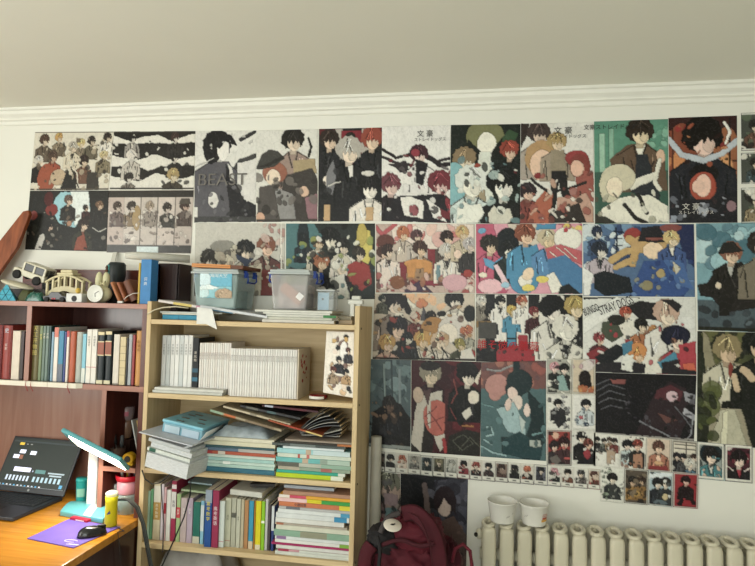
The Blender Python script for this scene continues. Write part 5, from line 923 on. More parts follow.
def onbowl(parent, c, ro, h, a0, a1, z0, z1, m, name):
    mb = MB(); n = 8; vs = []
    for i in range(n+1):
        t = a0+(a1-a0)*i/n
        for z in (z0, z1):
            r = ro*(.78+.19*z/h)+.0012; vs.append((c[0]+r*math.cos(t), c[1]+r*math.sin(t), c[2]+z))
    mb.add(vs, [(2*i, 2*i+2, 2*i+3, 2*i+1) for i in range(n)]); mb.build(name, m, parent)
o, c, ro, h = bowl(487.3, 517.5, 500, 'white paper bowl on the radiator, the left one with a faint grey squiggle')
mb = MB(); q = []
for i in range(9):
    t = R(-75+i*4); r = ro*(.78+.19*(.03+.02*math.sin(i))/h)+.001; q.append((c[0]+r*math.cos(t), c[1]+r*math.sin(t), c[2]+.025+.0022*i+.003*math.sin(i*1.6)))
mb.tube(q, .0007, 5).build('grey_squiggle', M('a09c98', .5), o)
o, c, ro, h = bowl(519, 549.3, 503, 'white paper bowl on the radiator, the right one with an orange yellow print')
onbowl(o, c, ro, h, R(-62), R(-25), .018, .026, M('d0a050', .5), 'yellow_print')
onbowl(o, c, ro, h, R(-58), R(-28), .027, .034, M('b05c48', .5), 'red_print')
onbowl(o, c, ro, h, R(-60), R(-24), .037, .040, M('c89890', .5), 'pink_print_line')
onbowl(o, c, ro, h, R(-58), R(-30), .043, .046, M('c89890', .5), 'pink_print_line')
mb = MB(); q = []
for i in range(7):
    t = R(-140+i*5); r = ro*.86+.001; q.append((c[0]+r*math.cos(t), c[1]+r*math.sin(t), c[2]+.030+.003*i+.003*math.sin(i*2)))
mb.tube(q, .0007, 5).build('grey_squiggle', M('b0a8a4', .5), o)

# stool and backpack
st = empty('stool', (-.13, -.30, 0), 'dark wooden stool mostly below the frame, under the red backpack', 'stool')
MB().box(-.34, .02, -.46, -.17, .40, .43).build('seat', MAH, st, bevel=.004)
for x in (-.32, -.02):
    for y in (-.44, -.19): MB().box(x, x+.03, y, y+.03, 0, .40).build('leg', MAHV, st, bevel=.002)
def cloth(name, cx, cy, cz, rx, ry, rz, m, parent=None, seed=1, amp=.012, nu=64, nv=40, pw=.8, fold=5, keep=None):
    rng = np.random.RandomState(seed); mb = MB(); vs = []
    def sp(v, p): return math.copysign(abs(v)**p, v)
    ph = rng.rand(12)*6.28; fr = 2+rng.rand(12)*fold
    for j in range(nv+1):
        th = PI*j/nv
        for i in range(nu):
            a = 2*PI*i/nu
            x = sp(math.sin(th), .75)*sp(math.cos(a), pw); y = sp(math.sin(th), .75)*sp(math.sin(a), pw); z = sp(math.cos(th), .85)
            d = 0
            for k in range(6):
                q = math.sin(fr[k]*x*2+fr[k+6]*z*1.6+ph[k]+1.5*math.sin(z*3+ph[k+6]+y*2)); d += (1-abs(q))**3*(1 if k % 2 else -1)/3
            s_ = 1+d*amp/min(rx, rz)*2
            vs.append((cx+rx*x*s_, cy+ry*y*s_, cz+rz*z*s_))
    fs = [(j*nu+i, (j+1)*nu+i, (j+1)*nu+(i+1) % nu, j*nu+(i+1) % nu) for j in range(nv) for i in range(nu)]
    mb.add(vs, fs, 0, True); return mb.build(name, m, parent)
MAR = M('4a0d1b', .8, noise=.12, scale=14, bump=.35); MARD = M('3c0a16', .8, noise=.1, bump=.3); BLK = M('1c191b', .75, noise=.1, bump=.3)
c = W(408, 560, -.33)
bp = cloth('backpack', c.x, -.31, .638, .150, .11, .19, MAR, seed=4, amp=.022, fold=5)
tag(bp, 'crumpled maroon backpack with a round white badge, beside the bookshelf', 'backpack')
def wl(x, y, d): w = W(x, y, d); return (w.x, w.y, w.z)
cloth('side_pocket', W(452, 548, -.3).x-.015, -.29, .64, .055, .085, .12, MARD, bp, 8, .008, 40, 26)
cloth('top_flap', W(418, 516, -.33).x, -.335, .80, .085, .085, .055, M('520f1e', .75, noise=.1, bump=.35), bp, 6, .008, 44, 26)
cloth('mesh_panel', W(386, 520, -.36).x, -.35, .775, .06, .06, .045, BLK, bp, 11, .008, 40, 24)
# wide strap band across the front
def band(pts, w, th, name, m, parent):
    mb = MB(); pts = [Vector(p) for p in pts]; L = []
    # catmull smoothing
    q = []
    for i in range(len(pts)-1):
        p0 = pts[max(0, i-1)]; p1 = pts[i]; p2 = pts[i+1]; p3 = pts[min(len(pts)-1, i+2)]
        for k in range(6):
            t = k/6; q.append(.5*((2*p1)+(-p0+p2)*t+(2*p0-5*p1+4*p2-p3)*t*t+(-p0+3*p1-3*p2+p3)*t**3))
    q.append(pts[-1]); vs = []
    for i, p in enumerate(q):
        t = (q[min(i+1, len(q)-1)]-q[max(i-1, 0)]).normalized(); n = Vector((0, -1, .25)).normalized(); s_ = t.cross(n).normalized(); n = s_.cross(t).normalized()
        if n.y > 0: n = -n
        vs += [p+s_*w/2, p+s_*w/2*.7+n*th, p-s_*w/2*.7+n*th, p-s_*w/2]
    m_ = len(q); fs = [(4*i+k, 4*i+(k+1) % 4, 4*i+4+(k+1) % 4, 4*i+4+k) for i in range(m_-1) for k in range(4)]+[(0, 1, 2, 3), (4*m_-1, 4*m_-2, 4*m_-3, 4*m_-4)]
    mb.add(vs, fs, 0, True); return mb.build(name, m, parent)
band([wl(403, 514, -.38), wl(415, 513, -.415), wl(428, 525, -.43), wl(437, 545, -.43), wl(441, 580, -.42)], .052, .004, 'shoulder_strap', M('430c19', .8, noise=.1, bump=.3), bp)
band([wl(408, 512.5, -.418), wl(420, 520, -.438), wl(430, 545, -.446), wl(433, 580, -.44)], .004, .003, 'strap_seam', MARD, bp)
band([wl(382, 545, -.42), wl(400, 540, -.44), wl(420, 546, -.445), wl(434, 543, -.44)], .014, .005, 'zip_flap', MARD, bp)
band([wl(372, 545, -.40), wl(366, 556, -.41), wl(364, 585, -.41)], .05, .010, 'side_strap', MAR, bp)
band([wl(377, 536, -.42), wl(380, 552, -.43), wl(376, 585, -.43)], .012, .004, 'black_webbing', BLK, bp)
band([wl(380, 533, -.42), wl(388, 518, -.40), wl(400, 513, -.39)], .018, .004, 'grey_mesh_trim', M('3c3636', .7), bp)
q = [wl(x, y, -.36) for x, y in ((452, 562), (455, 549), (463, 544), (470, 551), (472, 566), (470, 580))]
MB().tube(q, .006, 8).build('hanging_loop', M('5e1424', .7), bp)
p = W(392, 527, -.437); bm_ = Matrix.Rotation(R(-25), 4, 'X')
bd = MB().lathe([(.029, 0), (.030, .002), (.028, .004), (0, .0045)], (p.x, -.425, p.z), 28, axis='y', mat=Matrix.Rotation(R(-70), 4, 'X')@Matrix.Rotation(R(8), 4, 'Z')).build('badge', M('d8d0c4', .35), bp)
mb = MB(); mk = Matrix.Rotation(R(-70), 4, 'X')
for x, z, a, b in ((0, 0, .007, .0045), (.006, .003, .004, .003), (-.007, -.002, .0025, .005)):
    v = mk@Vector((x, -.0048, z)); mb.ball((p.x+v.x, -.425+v.y, p.z+v.z), (a, .0006, b), n=10, mat=mk)
mb.build('badge_mark', M('24201f', .5), bd)

# ------------------------------------------------------------------ things on the desk
ZD = DZ+.0003
lp = empty('laptop', (-1.82, -.27, ZD), 'open black laptop with a dark lit screen on the orange desk', 'laptop')
LB = M('20242a', .35, noise=.04, spec=.5); LK = M('14171a', .5)
lo = Matrix.Translation((-2.0, -.135, ZD))@Matrix.Rotation(R(-3), 4, 'Z')
MB().box(0, .352, -.245, 0, .002, .016, mat=lo).build('base', LB, lp, bevel=.003)
kb = MB().box(.02, .332, -.13, -.02, .016, .0168, mat=lo).build('keyboard', LK, lp)
for j in range(5):
    for i in range(13):
        MB().box(.024+i*.0236, .044+i*.0236, -.04-j*.0208, -.023-j*.0208, .0168, .0182, mat=lo).build('key', M('2a2e32', .5), kb) if j*13+i < 65 else None
MB().box(.125, .23, -.225, -.15, .016, .0166, mat=lo).build('touchpad', M('1a1d20', .3), lp)
MB().box(.02, .05, -.235, -.22, .016, .0165, mat=lo).build('sticker', M('c8ccc0', .4), lp)
th = math.atan2(.20, .10)
so = lo@Matrix.Translation((0, 0, .017))@Matrix.Rotation(th-PI/2, 4, 'X').inverted()@Matrix.Rotation(0, 4, 'Z')
so = lo@Matrix.Translation((0, .002, .016))@Matrix.Rotation(-(PI/2-th), 4, 'X')
scr = MB().box(0, .352, 0, .007, 0, .228, mat=so).build('screen_lid', LB, lp, bevel=.002)
disp = MB().box(.010, .342, -.0008, 0, .022, .220, mat=so).build('display', emit('18211e', .8), scr)
def ui(x0, x1, z0, z1, h, s, name='screen_graphic'):
    MB().box(x0, x1, -.0014, -.0008, z0, z1, mat=so).build(name, emit(h, s), disp)
ui(.012, .34, .205, .212, '2c3436', .8); ui(.045, .068, .192, .203, 'c8a83c', .9); ui(.08, .088, .195, .199, '8c9090', .5); ui(.1, .11, .195, .199, '8c9090', .5)
for x, z in ((.06, .157), (.115, .154), (.036, .135)): ui(x, x+.03, z, z+.016, 'd0d4e4', .9)
ui(.068, .085, .133, .15, '8c5c48', .5); ui(.065, .15, .082, .1, 'd8d8f0', .95); ui(.16, .165, .084, .09, 'a0a8c0', .8)
ui(.175, .225, .08, .095, '4c7474', .8); ui(.24, .32, .082, .088, '9cacb4', .7); ui(.25, .31, .072, .078, '9cacb4', .7)
for i in range(7): ui(.04+i*.0175, .049+i*.0175, .045, .066, 'b4c0d0', .8)
for i in range(7): ui(.175+i*.021, .186+i*.021, .045, .066, '98b0bc', .8)
for i in range(12): ui(.02+i*.018, .028+i*.018, .024, .029, ['a0b0c0', '4c94c0', 'c8c8d0'][i % 3], .7)
ui(.02, .34, .0225, .0235, '8c949c', .5); ui(.315, .33, .028, .042, '4c8cb0', .8)
MB().lathe([(.005, 0), (.005, .0006)], (0, 0, 0), 12, axis='y', mat=so.to_3x3().to_4x4()).build('lid_emblem', M('8c9090', .3, metal=.8), scr, ) .location = so@Vector((.176, -.0002, .011))
# mouse pad
q = [ZP(x, y, ZD) for x, y in ((27, 539), (73.5, 548.5), (120.5, 527.5), (69, 519.5))]
mb = MB(); mb.hexa(q, [(v.x, v.y, v.z+.003) for v in q]); pad = mb.build('mouse_pad', M('6450a0', .8, noise=.05), bevel=.0012); tag(pad, 'purple mouse pad with a white oval emblem at its front edge', 'mouse pad')
cpt = ZP(71, 541, ZD+.0035); mb = MB(); mb.tube([(cpt.x+.024*math.cos(t*.3), cpt.y+.009*math.sin(t*.3), ZD+.0034) for t in range(1, 19)], .0012, 6)
mb.build('oval_emblem', M('d8d0e4', .6), pad)
text('OFFICE', .014, M('d8d0e4', .6), pad, (cpt.x+.004, cpt.y, ZD+.0034), flat=True, rotz=R(-12), name='pad_lettering') if False else None
for dx, w_ in ((0, .05), (.004, .036)):
    v = ZP(72, 546, ZD); MB().box(v.x-w_/2, v.x+w_/2, v.y+.002+dx, v.y+.0045+dx, ZD+.003, ZD+.0035).build('emblem_line', M('d0c8e0', .6), pad)
# mouse
mc = ZP(92, 536, ZD); mm = Matrix.Translation((mc.x, mc.y, ZD+.0034))@Matrix.Rotation(R(-48), 4, 'Z')
mb = MB(); vs = []; nu, nv = 20, 10
for j in range(nv+1):
    th_ = PI/2*j/nv
    for i in range(nu):
        a = 2*PI*i/nu; r = math.cos(th_)**.7
        x = .026*r*math.cos(a)*(1-.12*math.sin(a)); y = .048*r*math.sin(a); z = .031*math.sin(th_)*(1-.15*math.sin(a)*r)
        vs.append(mm@Vector((x, y, z)))
mb.add(vs, [(j*nu+i, j*nu+(i+1) % nu, (j+1)*nu+(i+1) % nu, (j+1)*nu+i) for j in range(nv) for i in range(nu)]+[tuple(range(nu-1, -1, -1))], 0, True)
mo = mb.build('computer_mouse', M('17181a', .22, spec=.6)); tag(mo, 'glossy black computer mouse on the purple pad', 'mouse')
MB().box(-.0035, .0035, .015, .04,   .026, .032, mat=mm).build('scroll_wheel', M('3c3c3e', .4), mo, bevel=.002)
MB().box(-.0005, .0005,   .02, .044, .014, .029, mat=mm).build('button_seam', M('08080a', .6), mo)
q = [ZP(104, 525, ZD+.01), ZP(109, 523, ZD+.004), ZP(117, 527, ZD+.003), ZP(124, 531, ZD+.002)]
q = [Vector(v) for v in q]; e = Vector((-1.236, q[-1].y-.01, DZ+.001)); q += [e, Vector((-1.230, e.y, DZ-.03)), Vector((-1.228, e.y+.03, .55)), Vector((-1.23, e.y+.02, .3))]
tag(MB().tube(q, .0016, 6).build('mouse_cable', M('2a2828', .5)), 'thin dark mouse cable dropping over the right desk edge', 'cable')
# lamp
ltag = 'turquoise desk lamp with a white stem and lit tilted head'
bq = [ZP(x, y, ZD+.004) for x, y in ((60, 515), (102.5, 523), (129, 503), (79, 500.5))]
lamp = empty('desk_lamp', ((bq[0].x+bq[2].x)/2, (bq[0].y+bq[2].y)/2, ZD), ltag, 'desk lamp')
TQ = M('5ca4ac', .3, noise=.03, spec=.5); WH = M('dcdcd8', .35, noise=.02)
mb = MB(); n = 14; vs = []
for i in range(n+1):
    t = i/n; a = bq[0].lerp(bq[1], 0).lerp(bq[3], t); b = bq[1].lerp(bq[2], t); zz = .010+.014*math.sin(t*PI*1.25+.2)+.006
    for p_ in (a, b):
        vs += [(p_.x, p_.y, ZD+.0015+max(0, zz-.022)), (p_.x, p_.y, ZD+zz)]
mb.add(vs, [f for i in range(n) for f in ((4*i, 4*i+4, 4*i+5, 4*i+1), (4*i+1, 4*i+5, 4*i+7, 4*i+3), (4*i+3, 4*i+7, 4*i+6, 4*i+2), (4*i+2, 4*i+6, 4*i+4, 4*i))]+[(0, 1, 3, 2), (4*n, 4*n+2, 4*n+3, 4*n+1)], 0, True)
lb_ = mb.build('base', TQ, lamp, bevel=.002)
mb = MB(); vs = []
for i in range(n+1):
    t = i/n; a = bq[0].lerp(bq[3], t); b = bq[1].lerp(bq[2], t); zz = .010+.014*math.sin(t*PI*1.25+.2)+.0066
    for f_ in (.44, .62): p_ = a.lerp(b, f_+.10*(1-t)); vs.append((p_.x, p_.y, ZD+zz))
mb.add(vs, [(2*i, 2*i+1, 2*i+3, 2*i+2) for i in range(n)], 0, True); mb.build('white_stripe', M('c8dcdc', .3), lb_)
MB().lathe([(.004, 0), (.004, .001)], (bq[1].x-.03, bq[1].y+.05, ZD+.026), 12).build('power_button', M('28404c', .4), lb_)
sy = -.225; zt = W(93, 449, sy).z
sx = W(93, 480, sy).x
MB().box(sx-.021, sx+.021, sy-.009, sy+.009, ZD+.012, zt+.005).build('stem', WH, lamp, bevel=.006, seg=3)
hA = W(61.5, 429, -.40); hB = W(121, 459.5, -.40); L = (hB-hA); Ln = L.normalized()
Wv = Vector((.035, .62, -.48)); Wv = (Wv-Ln*Wv.dot(Ln)).normalized(); Nn = Ln.cross(Wv).normalized()
if Nn.z < 0: Nn = -Nn
wd_ = .115; thk = .016
q = [hA, hB, hB+Wv*wd_, hA+Wv*wd_]
mb = MB(); mb.hexa([v-Nn*thk*.5 for v in q], [v+Nn*thk*.5 for v in q]); mb.build('head', TQ, lamp, bevel=.005, seg=3)
i0 = hA+Ln*L.length*.14; i1 = hB-Ln*.008
q = [i0+Wv*.008, i1+Wv*.008, i1+Wv*(wd_-.008), i0+Wv*(wd_-.008)]
mb = MB(); mb.hexa([v-Nn*(thk*.5+.003) for v in q], [v-Nn*(thk*.5-.002) for v in q]); mb.build('light_panel', emit('fff4d8', 14), lamp, bevel=.001)
hm = (hA+hB)/2+Wv*wd_/2
MB().tube([(sx, sy, zt-.004), tuple(hm-Nn*.0)], .012, 10).build('hinge', WH, lamp)
ll = bpy.data.lights.new('lamp_light', 'AREA'); ll.shape = 'RECTANGLE'; ll.size = L.length*.8; ll.size_y = .07; ll.energy = 2.4; ll.color = (1, .95, .8)
lo_ = bpy.data.objects.new('lamp_light', ll); C.objects.link(lo_); lo_.location = hm-Nn*.014
lo_.rotation_euler = (-Nn).to_track_quat('-Z', 'Y').to_euler()
# small things round the lamp
def cyl(px0, px1, pyb, pyt, yz, name, prof, mats, lab, cat, group=None):
    """upright turned thing from the pixels of its sides, on the desk at the foot pixel"""
a = ZP(82, 517, ZD); 
rdx = MB().box(0, .085, 0, .022, 0, .012); o = rdx.build('red_stapler_pack', M('a01c34', .35), origin=(0, 0, 0), bevel=.002); v = ZP(70, 520, ZD); o.location = (v.x, v.y-.003, ZD); o.rotation_euler = (0, 0, R(-10)); tag(o, 'small red pack with white print in front of the lamp base', 'pack')
MB().box(.03, .07, -.0006, 0, .004, .008).build('white_print', M('e0d0d0', .5), o, )
o.children[0].location = (0, 0, 0); o.children[0].data.transform(Matrix.Translation(Vector(o.location)))
v = ZP(80, 502, ZD); r_ = .024; zt_ = W(80, 478.5, v.y).z-ZD
cup = MB().lathe([(r_*.86, 0), (r_*.9, .003), (r_, zt_*.85), (r_, zt_*.86), (r_*1.04, zt_*.87), (r_*1.04, zt_), (0, zt_)], (v.x, v.y+.01, ZD), 24).build('teal_jar', M('2c9c98', .35)); tag(cup, 'teal plastic jar standing between laptop and lamp stem', 'jar')
mb = MB()
for i in range(9):
    pass
cc = (v.x, v.y+.01, ZD); vs = []
for i in range(9):
    t = R(-110+i*10)
    for z in (zt_*.25, zt_*.6): vs.append((cc[0]+(r_*.99)*math.cos(t), cc[1]+(r_*.99)*math.sin(t), cc[2]+z))
MB().add(vs, [(2*i, 2*i+2, 2*i+3, 2*i+1) for i in range(8)]).build('pale_label', M('8cc4b0', .5), cup)
v = ZP(110.5, 526, ZD+.002); s_ = 1
h_ = W(110.5, 494, v.y).z-ZD; r_ = .0215
gl = empty('glue_bottle', (v.x, v.y, ZD), 'bright yellow glue bottle with a cloudy cap beside the mouse', 'bottle')
MB().lathe([(r_*.95, .0035), (r_, .006), (r_*.98, h_*.8), (r_*1.05, h_*.95), (0, h_*.96)], (v.x, v.y, ZD), 24).build('body', M('d4c81c', .35), gl)
MB().lathe([(r_*1.0, h_*.955), (r_*1.02, h_*1.05), (r_*.6, h_*1.1), (0, h_*1.1)], (v.x, v.y, ZD), 20).build('cap', clearm('e0e0d0', .7), gl)
MB().add([(v.x-.004, v.y-r_-.001, ZD+h_*.42), (v.x+.012, v.y-r_-.001, ZD+h_*.46), (v.x+.008, v.y-r_-.001, ZD+h_*.56)], [(0, 1, 2)]).build('blue_triangle', M('2c3c6c', .4), gl)
v = ZP(115, 507, ZD); h_ = W(115, 483, v.y).z-ZD
dp = empty('clear_dispenser', (v.x, v.y, ZD), 'small clear plastic bottle behind the yellow glue bottle', 'bottle')
MB().lathe([(.022, 0), (.024, .004), (.024, h_*.5), (.012, h_*.68), (.012, h_*.75)], (v.x, v.y, ZD), 20).build('body', clearm('d8e0e0', .4), dp)
MB().lathe([(.018, h_*.74), (.019, h_*.98), (.012, h_)], (v.x, v.y, ZD), 16).build('cap', clearm('e4e8e8', .55), dp)
# clear tub with wires, pink jar, red pen tray, under the hutch shelf
v0, v1 = W(117, 500, -.2), W(139.5, 500, -.2); xm = (v0.x+v1.x)/2; hw = (v1.x-v0.x)/2
zj = W(128, 492, -.2).z; zk = W(128, 479, -.2).z
ct = MB().lathe([(hw*.9, 0), (hw*.95, .003), (hw*.98, zj-ZD-.003), (hw*.9, zj-ZD-.0005)], (xm, -.2, ZD), 28).build('clear_tub', clearm('c0ccc8', .4)); tag(ct, 'round clear tub of tangled teal wire on the desk under the red tray', 'tub')
random.seed(4); mb = MB(); q = []
for i in range(60): q.append((xm+hw*.8*math.cos(i*1.1)*(.5+.5*random.random()), -.2+hw*.8*math.sin(i*1.1)*(.5+.5*random.random()), ZD+.008+(zj-ZD-.02)*random.random()))
mb.tube(q, .0016, 5).build('tangled_wire', M('5c8c84', .4), ct)
pj = MB().lathe([(hw*.85, 0), (hw*.9, .003), (hw*.9, zk-zj-.001)], (xm, -.2, zj), 28).build('pink_jar', M('c88c98', .3)); tag(pj, 'translucent pink jar between the clear tub and the red tray', 'jar')
zr_ = W(128, 473.5, -.2).z
rt_ = MB().lathe([(hw*.95, 0), (hw*1.0, .003), (hw*1.05, zr_-zk), (hw*.98, zr_-zk), (hw*.93, .004), (0, .004)], (xm, -.2, zk), 28, cap=False).build('red_tray', M('b41c2c', .3)); tag(rt_, 'round red tray holding pens and small tools above the pink jar', 'tray')
for i, (h1, n1, l1) in enumerate((('d8d4c8', 'white', 'leftmost'), ('c89c2c', 'yellow', 'second from the left'), ('8c5c54', 'brown', 'middle'), ('48484c', 'dark grey', 'second from the right'), ('b03c3c', 'red', 'rightmost'))):
    x = xm-hw*.6+i*hw*.3; q = [(x, -.2+.01*(i % 2), zk+.005), (x+(i-2)*.003, -.2+.02*(i % 2), min(.895, zk+.062+.004*(i % 3)))]
    pn = MB().tube(q, [.0045, .005], 8).build('marker_pen', M(h1, .4)); tag(pn, '%s pen stub standing in the round red tray, %s' % (n1, l1), 'pen', 'pens in the red tray')
# compartment above
ZS = .9185
def onshelf(px, y): return W(px, 460, y).x
x = onshelf(129.5, -.22)
tp = empty('tape_measure', (x, -.22, ZS), 'yellow and black tape measure at the front of the dark compartment', 'tape measure')
MB().lathe([(.022, 0), (.024, .003), (.024, .027), (.022, .03)], (x, -.205, ZS+.024), 24, axis='y').build('case', M('d8a818', .35), tp)
MB().lathe([(.013, 0), (.012, .002)], (x, -.235, ZS+.024), 20, axis='y').build('dark_disc', M('2c2a24', .4), tp)
MB().box(x-.028, x+.022, -.233, -.207, ZS, ZS+.010).build('foot', M('d0a020', .35), tp, bevel=.002)
x = onshelf(124, -.12)
MB().box(x-.035, x+.035, -.14, -.08, ZS, ZS+.075).build('carton', M('4c3028', .7)) .name = 'carton'
tag(bpy.data.objects['carton'], 'dark brown carton at the back of the compartment, under the pink capped bottle', 'carton')
zb_ = ZS+.0755; hb_ = W(124, 406, -.11).z-zb_
bt = empty('spray_bottle', (x, -.11, zb_), 'clear bottle with a pinkish label and wide cap at the compartment back', 'bottle')
MB().lathe([(.018, 0), (.022, .005), (.022, hb_*.5), (.017, hb_*.58)], (x, -.11, zb_), 20).build('body', M('8c6c58', .3, noise=.2), bt)
MB().lathe([(.017, hb_*.55), (.026, hb_*.65), (.028, hb_*.95), (.022, hb_)], (x, -.11, zb_), 20).build('cap', clearm('a89494', .6), bt)
vs = []
for i in range(9):
    t = R(-130+i*10)
    for z in (hb_*.72, hb_*.86): vs.append((x+.0285*math.cos(t), -.11+.0285*math.sin(t), zb_+z))
MB().add(vs, [(2*i, 2*i+2, 2*i+3, 2*i+1) for i in range(8)]).build('pink_label', M('b05c6c', .5), bt)
x = onshelf(117, -.2)
hd = MB().lathe([(.026, 0), (.028, .002), (.030, .06), (.027, .06), (.026, .004), (0, .004)], (x, -.2, ZS), 20, cap=False).build('tool_cup', M('54423c', .4)); tag(hd, 'brown tool cup in the dark compartment', 'cup')
def tool(x0, x1, z1, y, mats, name, lab):
    e = empty(name, (x0, y, ZS+.006), lab, 'tool', 'tools in the brown cup')
    d_ = Vector((x1-x0, 0, z1-ZS-.006)); m0 = Vector((x0, y, ZS+.006))
    MB().tube([m0, m0+d_*.55], .0025, 8).build('shaft', mats[1], e); MB().tube([m0+d_*.53, m0+d_*.6, m0+d_*.95, m0+d_], [.005, .008, .007, .004], 10).build('handle', mats[0], e)
tool(x+.004, W(106, 423, -.2).x, W(106, 423, -.2).z, -.205, (M('a8a8a8', .3, metal=.6), M('707070', .3, metal=.8)), 'pliers', 'bright steel pliers slanting left out of the brown cup')
tool(x, W(112, 432, -.2).x, W(112, 430, -.2).z, -.192, (M('24282a', .4), M('707070', .3, metal=.8)), 'screwdriver', 'screwdriver with a black handle upright in the brown cup')
tool(x+.008, W(120, 434, -.2).x, W(120, 436, -.2).z, -.185, (M('5c6064', .4), M('707070', .3, metal=.8)), 'screwdriver', 'screwdriver with a grey handle leaning right in the brown cup')
x = onshelf(120, -.2)
tag(MB().ball((x+.012, -.235, ZS+.0), .001).build('bead', M('b06030', .4)), 'x', 'x') if False else None
for k, (px0, px1, col, lb2) in enumerate(((128.5, 139, 'b0b4b0', 'pale grey book leaning left in the dark compartment'), (131, 140, 'c0a468', 'straw yellow book leaning behind the pale grey one'), (133.5, 141, '8c5434', 'brown curved folder leaning deepest in the compartment'))):
    xb = -1.287+.008*k
    book((xb, -.2+.02*k, ZS+.0035), .006, [.17, .165, .20][k], .14-.02*k, col, 'up', lab=lb2, group='books leaning in the dark compartment', ry=R(-14))

# cables
cb = [W(x, y, d) for x, y, d in ((118, 500, -.26), (128, 500, -.29), (136, 508, -.30), (142, 523, -.30), (146, 545, -.31), (150, 566, -.32), (158, 620, -.32))]
for k in range(3):
    q = [Vector((p.x+.007*k, p.y-.002*k, p.z+.003*k*(1 if i < 3 else -.6))) for i, p in enumerate(cb)]
    tag(MB().tube(q, [.0042, .0035, .003][k], 8).build('power_cable', M(['1c1d1e', '2c2e2c', '3c403c'][k], .45)), ['thick black power cable running off the desk past the shelf, leftmost of three', 'dark cable running off the desk past the shelf, middle of three', 'dark grey cable running off the desk past the shelf, rightmost of three'][k], 'cable', 'cables from the desk')
q = [W(x, y, YF-.012) for x, y in ((191, 462), (191, 478), (190, 495), (184, 517), (174, 540), (162, 566), (155, 590))]
tag(MB().tube(q, .0028, 8).build('power_cable', M('181a1a', .45)), 'black cable hanging from the paper heap in front of the upright books', 'cable')
q = [W(x, y, YF-.010) for x, y in ((142, 470), (145, 479), (152, 484), (160, 483), (168, 476), (174, 468))]
tag(MB().tube(q, .0024, 8).build('power_cable', M('242624', .45)), 'black cable looping under the cream power adapter', 'cable')
q = [W(x, y, YF-.010) for x, y in ((161, 484), (162, 500), (164, 525), (162.5, 552))]
tag(MB().tube(q, .0022, 8).build('power_cable', M('4c4a4a', .45)), 'thin grey cable hanging straight down before the rose and white books', 'cable')

# ------------------------------------------------------------------ things on top of the hutch
ZT = 1.5515
q = [(27, 210), (22, 211), (11, 227), (0, 243), (-20, 275), (-28, 300), (-8, 300), (2, 276), (11, 261), (19, 248), (22.5, 236), (26, 224), (28.5, 214)]
w0 = [W(x, y, -.055) for x, y in q]
for v in w0: v.y = -.075+.055*(v.z-ZT)/.5; v.z = max(v.z, ZT)
pk = MB().prism(w0, (0, -.02, 0)).build('wooden_plank', wood('reddish_plank', '6c3418', '94502c', .5, 2), bevel=.003); tag(pk, 'reddish brown rough edged wooden plank leaning on the wall at far left', 'plank')
tri = [W(x, 301, -.215) for x in (-4, 17.5)]; ap = W(7, 283.5, -.2)
a0, b0 = Vector((tri[0].x, -.225, ZT)), Vector((tri[1].x, -.225, ZT)); c0 = Vector(((a0.x+b0.x)/2, -.145, ZT)); ap = Vector((ap.x, -.2, ap.z))
py = MB().add([a0, b0, c0, ap], [(0, 1, 3), (1, 2, 3), (2, 0, 3), (0, 2, 1)]).build('puzzle_pyramid', M('4ca8c0', .35)); tag(py, 'light blue triangular puzzle pyramid at the left end of the hutch top', 'puzzle')
mb = MB(); nrm = Vector((0, -.0006, .0002))
for t in (1/3, 2/3):
    for (p, q_, r_) in ((a0, b0, ap), (b0, ap, a0), (ap, a0, b0)):
        mb.tube([p.lerp(r_, t)+nrm, q_.lerp(r_, t)+nrm], .0009, 5)
mb.build('seam_lines', M('1c4450', .5), py)
def at(px, py, y): return W(px, py, y)
def obox(c, sx, sy, sz, ry=0, rz=0, rx=0):
    return Matrix.Translation(c)@Matrix.Rotation(R(rz), 4, 'Z')@Matrix.Rotation(R(ry), 4, 'Y')@Matrix.Rotation(R(rx), 4, 'X')
# olive and teal dinosaur like toys low down
v = at(27, 300, -.19); tag(lump(v.x-.03, v.x+.022, -.21, -.16, ZT, ZT+.045, 'olive_block', M('4c5030', .6, noise=.1), 3, .003, 10, 8), 'olive green lump beside the light blue pyramid', 'block')
v = at(37, 300, -.225); gb = lump(v.x-.035, v.x+.04, -.25, -.215, ZT, ZT+.036, 'green_toy', M('1c5c50', .2, noise=.25, scale=40, spec=.7), 7, .006, 14, 8); tag(gb, 'shiny dark green plastic toy between pyramid and black toy', 'toy')
# small black toy car with red lights
v = at(57, 300, -.225); tc_ = empty('black_toy_car', (v.x, -.22, ZT), 'small black toy car with red lights in front of the cream bridge', 'toy car')
mb = MB(); pr = [(-.055, .008), (-.055, .022), (-.03, .026), (-.018, .040), (.018, .040), (.034, .026), (.056, .022), (.058, .008)]
mb.prism([(v.x+a, -.24, ZT+b) for a, b in pr], (0, .04, 0)); mb.build('body', M('1c1e22', .3, spec=.6), tc_, bevel=.002)
for a in (-.034, .036):
    for y in (-.243, -.205): MB().lathe([(.010, 0), (.010, .006)], (v.x+a, y+.004, ZT+.010), 14, axis='y').build('wheel', M('0f0f10', .6), tc_)
for a in (-.012, -.002): MB().box(v.x+a, v.x+a+.006, -.2415, -.24, ZT+.010, ZT+.016).build('red_light', M('b02030', .4), tc_)
